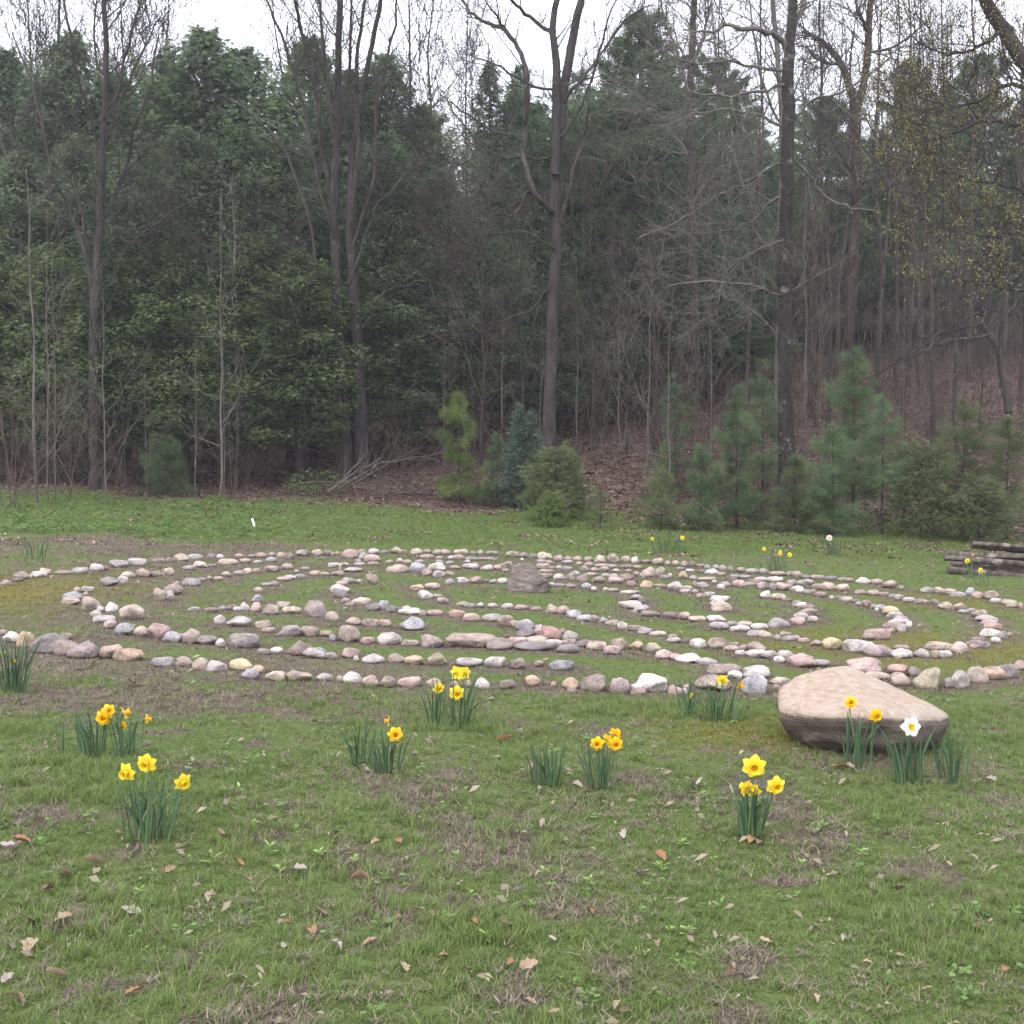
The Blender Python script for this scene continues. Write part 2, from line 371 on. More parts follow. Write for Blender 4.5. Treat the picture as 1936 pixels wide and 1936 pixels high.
SXY = np.array([(q['cx'], q['cy']) for q in STONES])
SR = np.array([max(q['wr'], q['dr']) * 0.5 for q in STONES])

def stone_dist(x, y):
    """distance from each point to the nearest stone's edge"""
    x = np.asarray(x); y = np.asarray(y)
    d = np.full(x.shape, 9.0)
    for (a, b), r in zip(SXY, SR):
        d = np.minimum(d, np.hypot(x - a, y - b) - r)
    return d

def vnoise(x, y, scale, seed=0):
    """smooth value noise, vectorised"""
    g = np.random.default_rng(seed).random((256, 256))
    u = np.asarray(x) * scale + 1000; v = np.asarray(y) * scale + 1000
    iu = np.floor(u).astype(int); iv = np.floor(v).astype(int)
    fu = u - iu; fv = v - iv
    fu = fu * fu * (3 - 2 * fu); fv = fv * fv * (3 - 2 * fv)
    a = g[iu % 256, iv % 256]; b = g[(iu + 1) % 256, iv % 256]; c = g[iu % 256, (iv + 1) % 256]; d = g[(iu + 1) % 256, (iv + 1) % 256]
    return (a * (1 - fu) + b * fu) * (1 - fv) + (c * (1 - fu) + d * fu) * fv

def fnoise(x, y, scale, seed=0):
    return (vnoise(x, y, scale, seed) * 0.5 + vnoise(x, y, scale * 2.1, seed + 1) * 0.3 + vnoise(x, y, scale * 4.3, seed + 2) * 0.2)

def litter_zone(x, y):
    """1 on the woodland floor, 0 on the lawn"""
    return sstep(-0.6, 0.9, y - edge_y(x) + (fnoise(x, y, 0.9, 40) - 0.5) * 2.2)

def brown_zone(x, y, sd=None):
    """bare, dead-weed ground: patches of lawn, the foot of the stone rows, the left paths"""
    n = fnoise(x, y, 0.8, 11)
    m = fnoise(x, y, 2.6, 21)
    h = fnoise(x, y, 6.5, 24)
    b = sstep(0.52, 0.65, 0.30 * n + 0.30 * m + 0.40 * h) * 0.9
    if sd is None: sd = stone_dist(x, y)
    near = 1 - sstep(0.03, 0.30, sd)
    lab = sstep(7.4, 8.4, y) * (1 - sstep(18.5, 19.5, y))
    left = sstep(-0.8, -3.4, x) * lab * sstep(0.44, 0.66, 0.4 * n + 0.6 * h + 0.06) * .85
    front_l = sstep(0.5, -1.6, x) * sstep(6.6, 7.2, y) * (1 - sstep(8.4, 9.2, y)) * 0.85
    lit = sstep(0.42, 0.6, n) * sstep(-2.0, -4.6, x) * sstep(15.8, 16.6, y) * (1 - sstep(18.3, 19.6, y))
    far = 1 - 0.75 * sstep(19, 20.5, y)
    bd = np.exp(-((x - 1.85) / .75) ** 2 - ((y - 6.25) / .32) ** 2) * (.55 + .9 * (m - .2))
    return np.clip(np.maximum.reduce([bd, b * (1 - 0.35 * lab) * far, near * (0.55 + 0.8 * (m - 0.3)), left, front_l * sstep(.35, .55, m + .1), lit]), 0, 1)

def moss_zone(x, y):
    lab = sstep(7.0, 8.0, y) * (1 - sstep(18.5, 19.5, y))
    p = np.exp(-((x + 5.2) / 1.1) ** 2 - ((y - 12.2) / 1.6) ** 2) + 0.9 * np.exp(-((x - 1.35) / 0.5) ** 2 - ((y - 6.9) / 0.45) ** 2) \
        + 0.8 * np.exp(-((x - 3.3) / 1.3) ** 2 - ((y - 10.4) / 1.0) ** 2) + 0.5 * np.exp(-((x - 5) / 1.2) ** 2 - ((y - 14.0) / 0.7) ** 2)
    return np.clip(p * (0.4 + fnoise(x, y, 1.7, 31)) * 1.1, 0, 1)

# ------------------------------------------------------------------ the ground, one sheet
def axis(parts):
    out = []
    for a, b, st in parts: out.append(np.arange(a, b, st))
    return np.concatenate(out)
ax = np.concatenate([[-900, -400, -200, -120, -80], np.arange(-60, -14, 2.0), np.arange(-14, 14, 0.12), np.arange(14, 60, 2.0), [60, 80, 120, 200, 400, 900]])
ay = np.concatenate([[-300, -100, -40, -20, -10, -5], np.arange(-2, 30, 0.10), np.arange(30, 80, 0.8), [80, 90, 110, 150, 250, 500, 1000]])
gx, gy = np.meshgrid(ax, ay)
nx_, ny_ = len(ax), len(ay)
gxf, gyf = gx.ravel(), gy.ravel()
gb = MB()
i = (np.arange(ny_ - 1)[:, None] * nx_ + np.arange(nx_ - 1)[None]).ravel()
hgt = gz(gxf, gyf)
inner = (np.abs(gxf) < 14) & (gyf > -2) & (gyf < 30)
hgt = hgt + np.where(inner, (fnoise(gxf, gyf, 3.2, 55) - 0.5) * 0.03, 0)
gb.add(np.stack([gxf, gyf, hgt], -1), None, np.stack([i, i + 1, i + 1 + nx_, i + nx_], -1))
mg, nt, b = mat_new('ground_soil')
ca = N(nt, 'ShaderNodeAttribute', attribute_name='cover')
sep = N(nt, 'ShaderNodeSeparateColor')
nt.links.new(ca.outputs['Color'], sep.inputs[0])
geo = N(nt, 'ShaderNodeNewGeometry')
P_ = geo.outputs['Position']
n_f = tnoise(nt, P_, 38, 6, 0.75)
n_m = tnoise(nt, P_, 7, 5, 0.65)
n_v = tnoise(nt, P_, 140, 3, 0.7)
grassc = ramp(nt, n_f, [(0.30, (.050, .066, .020)), (0.5, (.100, .138, .040)), (0.7, (.155, .178, .066))])
brownc = ramp(nt, n_f, [(0.30, (.055, .043, .031)), (0.5, (.120, .096, .070)), (0.72, (.22, .185, .142))])
mossc = ramp(nt, n_f, [(0.3, (.10, .088, .018)), (0.7, (.20, .17, .04))])
v1 = N(nt, 'ShaderNodeTexVoronoi', Scale=17.0)
v1.inputs['Randomness'].default_value = 1
nt.links.new(P_, v1.inputs['Vector'])
litc = ramp(nt, v1.outputs['Color'], [(0.1, (.055, .035, .028)), (0.4, (.115, .075, .058)), (0.65, (.19, .13, .105)), (0.95, (.30, .225, .19))])
litc = mixc(nt, litc, (.05, .034, .028), math_(nt, 'MULTIPLY', n_m, 0.9))
j1 = math_(nt, 'ADD', sep.outputs[1], math_(nt, 'MULTIPLY_ADD', n_m, 0.7, -0.35))
c = mixc(nt, grassc, brownc, ramp(nt, j1, [(0.3, (0, 0, 0)), (0.6, (1, 1, 1))]))
c = mixc(nt, c, mossc, sep.outputs[2])
c = mixc(nt, c, litc, sep.outputs[0])
nt.links.new(c, b.inputs['Base Color'])
b.inputs['Roughness'].default_value = 1.0
b.inputs['Specular IOR Level'].default_value = 0.1
hh = math_(nt, 'ADD', n_f, math_(nt, 'MULTIPLY', n_v, 0.5))
bump(nt, b, hh, 0.9, 0.025)
ground = gb.build('ground', mg)
tag(ground, 'thin spring lawn running into the leaf covered floor of the wood', 'ground', kind='structure')
gsd = np.full(len(gxf), 9.0)
near_i = np.where((gyf > 6.5) & (gyf < 20) & (np.abs(gxf) < 7.5))[0]
gsd[near_i] = stone_dist(gxf[near_i], gyf[near_i])
cov = np.zeros((len(gxf), 4), np.float32); cov[:, 3] = 1
cov[:, 0] = litter_zone(gxf, gyf)
cov[:, 1] = brown_zone(gxf, gyf, gsd)
cov[:, 2] = moss_zone(gxf, gyf)
at_ = ground.data.attributes.new('cover', 'FLOAT_COLOR', 'POINT')
at_.data.foreach_set('color', cov.ravel())
# ------------------------------------------------------------------ stones
def stone_mat(code):
    m, nt, b = mat_new('stone_' + CNAME[code].replace(' ', '_'))
    c0 = CCOL[code]
    oi = N(nt, 'ShaderNodeObjectInfo')
    tc_ = N(nt, 'ShaderNodeTexCoord')
    va = N(nt, 'ShaderNodeVectorMath', operation='ADD')
    nt.links.new(tc_.outputs['Object'], va.inputs[0])
    sc3 = N(nt, 'ShaderNodeVectorMath', operation='SCALE'); sc3.inputs[0].default_value = (37, 91, 53)
    nt.links.new(oi.outputs['Random'], sc3.inputs['Scale'])
    nt.links.new(sc3.outputs[0], va.inputs[1])
    v = va.outputs[0]
    n1 = tnoise(nt, v, 9, 5, 0.6)
    n2 = tnoise(nt, v, 60, 4, 0.7)
    n3 = tnoise(nt, v, 190, 3, 0.7)
    dk = tuple(x * 0.48 for x in c0)
    lt = tuple(min(x * 1.35 + 0.02, .8) for x in c0)
    c = ramp(nt, n1, [(0.30, dk), (0.5, c0), (0.72, lt)])
    c = mixc(nt, c, tuple(x * 0.38 for x in c0), ramp(nt, n2, [(0.53, (0, 0, 0)), (0.66, (.8, .8, .8))]))
    c = mixc(nt, c, (.66, .64, .62), ramp(nt, n3, [(0.60, (0, 0, 0)), (0.70, (.5, .5, .5))]))
    # hue of the single stone
    hs = N(nt, 'ShaderNodeHueSaturation')
    nt.links.new(c, hs.inputs['Color'])
    nt.links.new(math_(nt, 'MULTIPLY_ADD', oi.outputs['Random'], 0.03, 0.485), hs.inputs['Hue'])
    nt.links.new(math_(nt, 'MULTIPLY_ADD', oi.outputs['Random'], 0.35, 0.84), hs.inputs['Value'])
    hs.inputs['Saturation'].default_value = 0.92
    # soil rising a finger's width up the foot of the stone, green on the odd one
    sx = N(nt, 'ShaderNodeAttribute', attribute_name='shade')      # height above the soil, in metres
    k = math_(nt, 'ADD', sx.outputs['Fac'], math_(nt, 'MULTIPLY_ADD', n1, -0.05, 0.025))
    soil = ramp(nt, k, [(0.002, (.7, .7, .7)), (0.022, (0, 0, 0))])
    c = mixc(nt, hs.outputs[0], (.085, .068, .05), soil)
    nt.links.new(c, b.inputs['Base Color'])
    b.inputs['Roughness'].default_value = 0.8
    hsum = math_(nt, 'ADD', n2, math_(nt, 'MULTIPLY', n1, 1.2))
    bump(nt, b, hsum, 1.0, 0.016)
    return m
SMAT = {k: stone_mat(k) for k in CCOL}

import bmesh
def ico(sub):
    bm = bmesh.new(); bmesh.ops.create_icosphere(bm, subdivisions=sub, radius=1.0)
    v = np.array([x.co[:] for x in bm.verts]); f = np.array([[x.index for x in fc.verts] for fc in bm.faces])
    bm.free(); return v, f
ICO = {s: ico(s) for s in (2, 3, 4)}

def stone_shape(w, d, h, kind, seed, sub, bury=0.32):
    """a field stone: visible size w x d x h, the foot sunk in the ground"""
    r = np.random.default_rng(seed)
    v, f = ICO[sub]
    v = v.copy()
    if kind == 'a':
        planes, lo, hi = 13, 0.54, 0.86
    elif kind == 'f':
        planes, lo, hi = 7, 0.72, 0.95
    else:
        planes, lo, hi = 11, 0.60, 0.94
    nn = r.normal(size=(planes, 3)); nn /= np.linalg.norm(nn, axis=1, keepdims=True)
    dd = r.uniform(lo, hi, planes)
    if kind == 'f':
        nn[0] = (r.normal() * .16, r.normal() * .16 - .1, 1); dd[0] = 0.66
    for n_, d_ in zip(nn, dd):
        n_ = n_ / np.linalg.norm(n_)
        s = v @ n_
        ex = np.maximum(s - d_, 0)
        v -= (ex * (0.96 if kind == 'a' else 0.88))[:, None] * n_
    o = r.uniform(0, 100, 3)
    amp = {'r': 0.20, 'f': 0.20, 'a': 0.15}[kind]
    disp = np.array([noise.noise(Vector(p * 1.5 + o)) * amp + noise.noise(Vector(p * 4.5 + o)) * amp * 0.4 + noise.noise(Vector(p * 11 + o)) * amp * 0.14 for p in v])
    v *= (1 + disp)[:, None]
    if kind == 'f':
        v[:, 2] *= 1.0
    v[:, :2] -= 0.5 * (v[:, :2].max(0) + v[:, :2].min(0))
    e = v.max(0) - v.min(0)
    hh = h * (1 + bury)
    v *= np.array([w / e[0], d / e[1], hh / e[2]])
    v[:, 2] += h - v[:, 2].max()
    return v, f

order = sorted(STONES, key=lambda q: -q['area'])
for k, q in enumerate(order): q['own'] = k < 300

ORD = ['first', 'second', 'third', 'fourth', 'fifth', 'sixth', 'seventh', 'eighth', 'ninth', 'tenth', 'eleventh', 'twelfth', 'thirteenth',
       'fourteenth', 'fifteenth', 'sixteenth', 'seventeenth', 'eighteenth', 'nineteenth', 'twentieth']
TENS = ['', '', 'twenty', 'thirty', 'forty', 'fifty', 'sixty', 'seventy', 'eighty', 'ninety']
TENTH = ['', '', 'twentieth', 'thirtieth', 'fortieth', 'fiftieth', 'sixtieth', 'seventieth', 'eightieth', 'ninetieth']
def ordinal(n):
    if n >= 100: return 'hundred and ' + ordinal(n - 100) if n > 100 else 'hundredth'
    if n <= 20: return ORD[n - 1]
    return TENTH[n // 10] if n % 10 == 0 else TENS[n // 10] + '-' + ORD[n % 10 - 1]

def size_word(q):
    return 'large' if q['area'] > 1150 else ('small' if q['area'] < 420 else 'mid-sized')
def s_label(q):
    s = f"{size_word(q)} {CNAME[q['c']]} {SNAME[q['s']]} stone in {q['row']}, "
    l, r_ = q['L'], q['R']
    if l and r_: s += f"between {CNAME[l['c']]} and {CNAME[r_['c']]} ones"
    elif r_: s += f"at left end beside {CNAME[r_['c']]} one"
    else: s += f"at right end, beside {CNAME[l['c']]} one"
    return s
cnt = {}
for q in STONES: cnt.setdefault(s_label(q), []).append(q)
for lb, qs in cnt.items():
    for q in qs:
        if len(qs) == 1: q['label'] = lb
        else:
            n_row = max(z['i'] for z in STONES if z['row'] == q['row']) + 1
            if q['i'] < n_row / 2: pos = f"{ordinal(q['i'] + 1)} from left end"
            else: pos = f"{ordinal(n_row - q['i'])} from right end"
            q['label'] = f"{size_word(q)} {CNAME[q['c']]} {SNAME[q['s']]} stone in {q['row']}, {pos}"

rest = MB()
rest_mats = {}
for k, q in enumerate(order):
    sub = 4 if q['area'] > 1500 else (3 if q['area'] > 250 else 2)
    seed = int(q['px'] * 7 + q['bot'] * 131)
    v, f = stone_shape(q['wr'], q['dr'], q['hr'], q['s'], seed, sub)
    z = float(gz(q['cx'], q['cy']))
    rz = np.random.default_rng(seed + 1).normal() * (0.12 if q['wr'] > q['dr'] * 1.15 else 0.5)
    if q['own']:
        m = MB(); m.add(v, f, None, v[:, 2])
        o = m.build('stone', SMAT[q['c']])
        o.location = (q['cx'], q['cy'], z)
        o.rotation_euler = (0, 0, rz)
        tag(o, q['label'], 'stone', 'field stones laid in labyrinth rows')
    else:
        rest_mats.setdefault(q['c'], []).append((v + np.array([q['cx'], q['cy'], z]), f, v[:, 2]))
m = MB(); fm = []
codes = list(rest_mats)
for ci, c_ in enumerate(codes):
    for v, f, h_ in rest_mats[c_]:
        m.add(v, f, None, h_); fm += [ci] * len(f)
o = m.build('small_stones', SMAT[codes[0]])
for c_ in codes[1:]: o.data.materials.append(SMAT[c_])
o.data.polygons.foreach_set('material_index', np.array(fm, np.int32))
tag(o, 'smallest stones filling the rows of the labyrinth between the larger ones', 'stones', 'field stones laid in labyrinth rows', 'stuff')

# ------------------------------------------------------------------ the dark layered stone at the heart of the labyrinth
mb_, nt, b = mat_new('layered_stone')
tc_ = N(nt, 'ShaderNodeTexCoord')
mp = N(nt, 'ShaderNodeMapping'); mp.inputs['Scale'].default_value = (1, 1, 2.6); mp.inputs['Rotation'].default_value = (0.1, 0.22, 0)
nt.links.new(tc_.outputs['Object'], mp.inputs['Vector'])
n1 = tnoise(nt, mp.outputs[0], 9, 7, 0.65); n2 = tnoise(nt, tc_.outputs['Object'], 12, 5, 0.7)
c = ramp(nt, n1, [(0.32, (.075, .060, .052)), (0.5, (.145, .118, .104)), (0.68, (.25, .21, .19))])
c = mixc(nt, c, (.25, .22, .205), ramp(nt, n2, [(0.58, (0, 0, 0)), (0.72, (.6, .6, .6))]))
nt.links.new(c, b.inputs['Base Color']); bump(nt, b, n1, 1.0, 0.04)
p = on_ground(1000, 1121)
kk = p[1] / F
v, f = stone_shape(86 * kk, 0.36, 45 * kk + 0.055, 'a', 4242, 4, 0.15)
o_ = Vector((3, 1, 9))
for i_ in range(len(v)):       # bedding ledges along the sides
    z_ = v[i_, 2]
    s_ = 1 + 0.018 * math.sin(z_ * 95 + 2 * noise.noise(Vector(v[i_]) * 7)) + 0.05 * noise.noise(Vector(v[i_]) * 9 + o_)
    v[i_, :2] *= s_
m = MB(); m.add(v, f)
o = m.build('boulder', mb_)
o.location = (p[0], p[1] + 0.14, p[2]); o.rotation_euler = (0.03, 0.06, 0.05)
tag(o, 'dark purplish brown layered boulder standing at the heart of the labyrinth', 'boulder')

# ------------------------------------------------------------------ the big wedge shaped boulder in front
mbig, nt, b = mat_new('granite_boulder')
tc_ = N(nt, 'ShaderNodeTexCoord'); V_ = tc_.outputs['Object']
geo = N(nt, 'ShaderNodeNewGeometry')
n1 = tnoise(nt, V_, 6, 6, 0.65); n2 = tnoise(nt, V_, 75, 4, 0.75); n3 = tnoise(nt, V_, 260, 3, 0.7)
n4 = tnoise(nt, V_, 2.6, 3, 0.5)
n1b = tnoise(nt, V_, 19, 6, 0.8)
c = ramp(nt, n1b, [(0.30, (.25, .17, .115)), (0.48, (.35, .275, .21)), (0.66, (.44, .38, .32))])
c = mixc(nt, c, (.45, .41, .385), ramp(nt, n4, [(0.52, (0, 0, 0)), (0.72, (.45, .45, .45))]))
c = mixc(nt, c, (.31, .16, .10), ramp(nt, n2, [(0.54, (0, 0, 0)), (0.70, (.8, .8, .8))]))
c = mixc(nt, c, (.16, .13, .12), ramp(nt, n3, [(0.62, (0, 0, 0)), (0.72, (.7, .7, .7))]))
# the broken front and sides take a darker tone of the same rock
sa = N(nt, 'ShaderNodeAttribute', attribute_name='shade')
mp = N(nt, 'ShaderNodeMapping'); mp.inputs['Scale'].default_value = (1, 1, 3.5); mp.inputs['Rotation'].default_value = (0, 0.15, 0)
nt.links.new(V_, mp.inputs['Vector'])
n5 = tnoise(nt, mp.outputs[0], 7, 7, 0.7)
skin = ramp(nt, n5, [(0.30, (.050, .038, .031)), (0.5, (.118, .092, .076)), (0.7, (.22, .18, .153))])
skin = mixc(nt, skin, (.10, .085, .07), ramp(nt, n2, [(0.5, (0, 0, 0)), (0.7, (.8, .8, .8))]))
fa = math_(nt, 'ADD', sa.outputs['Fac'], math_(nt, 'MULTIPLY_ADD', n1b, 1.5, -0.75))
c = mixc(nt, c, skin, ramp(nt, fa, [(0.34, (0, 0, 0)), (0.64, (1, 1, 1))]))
nt.links.new(c, b.inputs['Base Color']); b.inputs['Roughness'].default_value = 0.9
bump(nt, b, math_(nt, 'ADD', math_(nt, 'MULTIPLY', n5, 1.6), math_(nt, 'ADD', n1, math_(nt, 'MULTIPLY', n2, 0.5))), 0.9, 0.022)
top = [(1475, 1334, 6.62), (1520, 1342, 6.45), (1580, 1346, 6.36), (1660, 1346, 6.36), (1735, 1350, 6.44), (1782, 1349, 6.62), (1795, 1344, 6.76),
       (1770, 1330, 6.95), (1727, 1309, 7.10), (1680, 1286, 7.22), (1640, 1266, 7.30), (1604, 1255, 7.30), (1560, 1256, 7.24), (1527, 1264, 7.12),
       (1503, 1278, 6.98), (1480, 1302, 6.80)]
T3 = np.array([at(*t) for t in top])
def resample(P, n):
    Q = np.vstack([P, P[:1]]); L = np.r_[0, np.cumsum(np.linalg.norm(np.diff(Q, axis=0), axis=1))]
    s_ = np.linspace(0, L[-1], n, endpoint=False)
    return np.stack([np.interp(s_, L, Q[:, k_]) for k_ in range(3)], -1)
nb = 120
T3 = resample(T3, nb)
c0 = T3.mean(0)
ctr = np.array([c0[0], c0[1], 0])
gz0 = float(gz(c0[0], c0[1]))
rings = []; shd = []
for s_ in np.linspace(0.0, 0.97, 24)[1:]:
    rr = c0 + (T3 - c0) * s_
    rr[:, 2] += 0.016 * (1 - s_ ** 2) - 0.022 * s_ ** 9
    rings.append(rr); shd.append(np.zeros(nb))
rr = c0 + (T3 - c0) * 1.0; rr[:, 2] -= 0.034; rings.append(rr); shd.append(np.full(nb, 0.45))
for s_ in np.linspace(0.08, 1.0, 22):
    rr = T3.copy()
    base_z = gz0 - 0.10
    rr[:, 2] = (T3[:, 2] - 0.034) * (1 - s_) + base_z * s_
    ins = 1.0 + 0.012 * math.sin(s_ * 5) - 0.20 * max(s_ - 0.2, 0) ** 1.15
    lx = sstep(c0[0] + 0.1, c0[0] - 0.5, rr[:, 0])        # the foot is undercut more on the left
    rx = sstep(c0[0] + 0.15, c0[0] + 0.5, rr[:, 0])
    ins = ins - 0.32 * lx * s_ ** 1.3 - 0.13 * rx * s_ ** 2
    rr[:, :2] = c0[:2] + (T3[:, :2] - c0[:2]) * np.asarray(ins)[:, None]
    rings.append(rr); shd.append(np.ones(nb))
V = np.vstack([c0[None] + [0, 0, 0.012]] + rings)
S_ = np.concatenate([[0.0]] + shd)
for i_ in range(len(V)):
    q_ = Vector(V[i_])
    g_ = 1.0 if S_[i_] > 0.4 else 0.5
    d1 = noise.noise(q_ * 3.1) * 0.060 + noise.noise(q_ * 8) * 0.022 + noise.noise(q_ * 21) * 0.009
    V[i_] += (V[i_] - np.array([c0[0], c0[1], gz0])) / (np.linalg.norm(V[i_] - np.array([c0[0], c0[1], gz0])) + .05) * d1 * g_
    if S_[i_] > 0.6:
        V[i_, :2] += (V[i_, :2] - c0[:2]) * (0.07 * noise.noise(Vector((q_[0] * 2.5, q_[1] * 2.5, q_[2] * 14))) + 0.02 * noise.noise(q_ * 12))
F3 = [[0, 1 + j, 1 + (j + 1) % nb] for j in range(nb)]
F4 = []
for r_ in range(len(rings) - 1):
    a_ = 1 + r_ * nb
    for j in range(nb): F4.append([a_ + j, a_ + nb + j, a_ + nb + (j + 1) % nb, a_ + (j + 1) % nb])
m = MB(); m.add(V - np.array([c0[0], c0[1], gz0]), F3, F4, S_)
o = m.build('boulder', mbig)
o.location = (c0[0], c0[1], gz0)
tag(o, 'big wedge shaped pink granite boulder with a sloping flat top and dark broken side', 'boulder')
# ------------------------------------------------------------------ scattered cover: one node set-up that sets copies of small tufts on points
protos = {}
def proto_collection(name, meshes):
    c = bpy.data.collections.new(name)
    for k, me in enumerate(meshes):
        o = bpy.data.objects.new('%s_tuft_%02d' % (name, k), me)
        c.objects.link(o)
    return c

def scatter(name, pts, rot, scl, idx, coll, label, cat):
    me = bpy.data.meshes.new(name)
    me.vertices.add(len(pts)); me.vertices.foreach_set('co', np.asarray(pts, np.float32).ravel())
    a = me.attributes.new('rot', 'FLOAT_VECTOR', 'POINT'); a.data.foreach_set('vector', np.asarray(rot, np.float32).ravel())
    a = me.attributes.new('scl', 'FLOAT', 'POINT'); a.data.foreach_set('value', np.asarray(scl, np.float32))
    a = me.attributes.new('idx', 'INT', 'POINT'); a.data.foreach_set('value', np.asarray(idx, np.int32))
    o = bpy.data.objects.new(name, me); col.objects.link(o)
    ng = bpy.data.node_groups.new(name + '_spread', 'GeometryNodeTree')
    ng.interface.new_socket('Geometry', in_out='INPUT', socket_type='NodeSocketGeometry')
    ng.interface.new_socket('Geometry', in_out='OUTPUT', socket_type='NodeSocketGeometry')
    gi = ng.nodes.new('NodeGroupInput'); go = ng.nodes.new('NodeGroupOutput')
    ci = ng.nodes.new('GeometryNodeCollectionInfo')
    ci.inputs['Collection'].default_value = coll
    ci.inputs['Separate Children'].default_value = True
    ci.inputs['Reset Children'].default_value = True
    ip = ng.nodes.new('GeometryNodeInstanceOnPoints')
    ip.inputs['Pick Instance'].default_value = True
    def na(n, t):
        q = ng.nodes.new('GeometryNodeInputNamedAttribute'); q.data_type = t; q.inputs['Name'].default_value = n
        return [s for s in q.outputs if s.enabled and s.name == 'Attribute'][0]
    er = ng.nodes.new('FunctionNodeEulerToRotation')
    ng.links.new(na('rot', 'FLOAT_VECTOR'), er.inputs[0])
    ng.links.new(er.outputs[0], ip.inputs['Rotation'])
    ng.links.new(na('scl', 'FLOAT'), ip.inputs['Scale'])
    ng.links.new(na('idx', 'INT'), ip.inputs['Instance Index'])
    ng.links.new(gi.outputs[0], ip.inputs['Points'])
    ng.links.new(ci.outputs[0], ip.inputs['Instance'])
    ng.links.new(ip.outputs[0], go.inputs[0])
    md = o.modifiers.new('spread', 'NODES'); md.node_group = ng
    tag(o, label, cat, kind='stuff')
    return o

def blade(mb, base, az_, lean, L, w, shade, segs=3, curl=0.6):
    t = np.linspace(0, 1, segs + 1)
    dx = lean * L * t + curl * L * 0.5 * t * t
    z = L * t * (1 - 0.35 * min(lean + curl, 1.4) * t)
    c_, s_ = math.cos(az_), math.sin(az_)
    ctr = np.stack([base[0] + c_ * dx, base[1] + s_ * dx, base[2] + z], -1)
    ww = w * 0.5 * np.array([0.8, 1.0, 0.75, 0.12])[:segs + 1] if segs == 3 else w * 0.5 * (1 - t * 0.9)
    side = np.array([-s_, c_, 0])
    v = np.vstack([ctr - ww[:, None] * side, ctr + ww[:, None] * side])
    n = segs + 1
    f4 = [[i, n + i, n + i + 1, i + 1] for i in range(segs)]
    mb.add(v, None, f4, shade)

GRASS = leaf_mat('grass_blades', (.080, .114, .030), (.136, .192, .052), (.212, .272, .092), 0.4)
STRAW = leaf_mat('dry_straw', (.10, .082, .055), (.19, .158, .108), (.33, .285, .20), 0.15)
WEED = leaf_mat('dead_weed', (.085, .065, .048), (.155, .122, .092), (.25, .205, .16), 0.1)
HERB = leaf_mat('broad_herb', (.065, .115, .030), (.105, .185, .045), (.165, .26, .075), 0.3)
MOSS = leaf_mat('moss', (.10, .095, .02), (.18, .165, .035), (.27, .24, .06), 0.2)

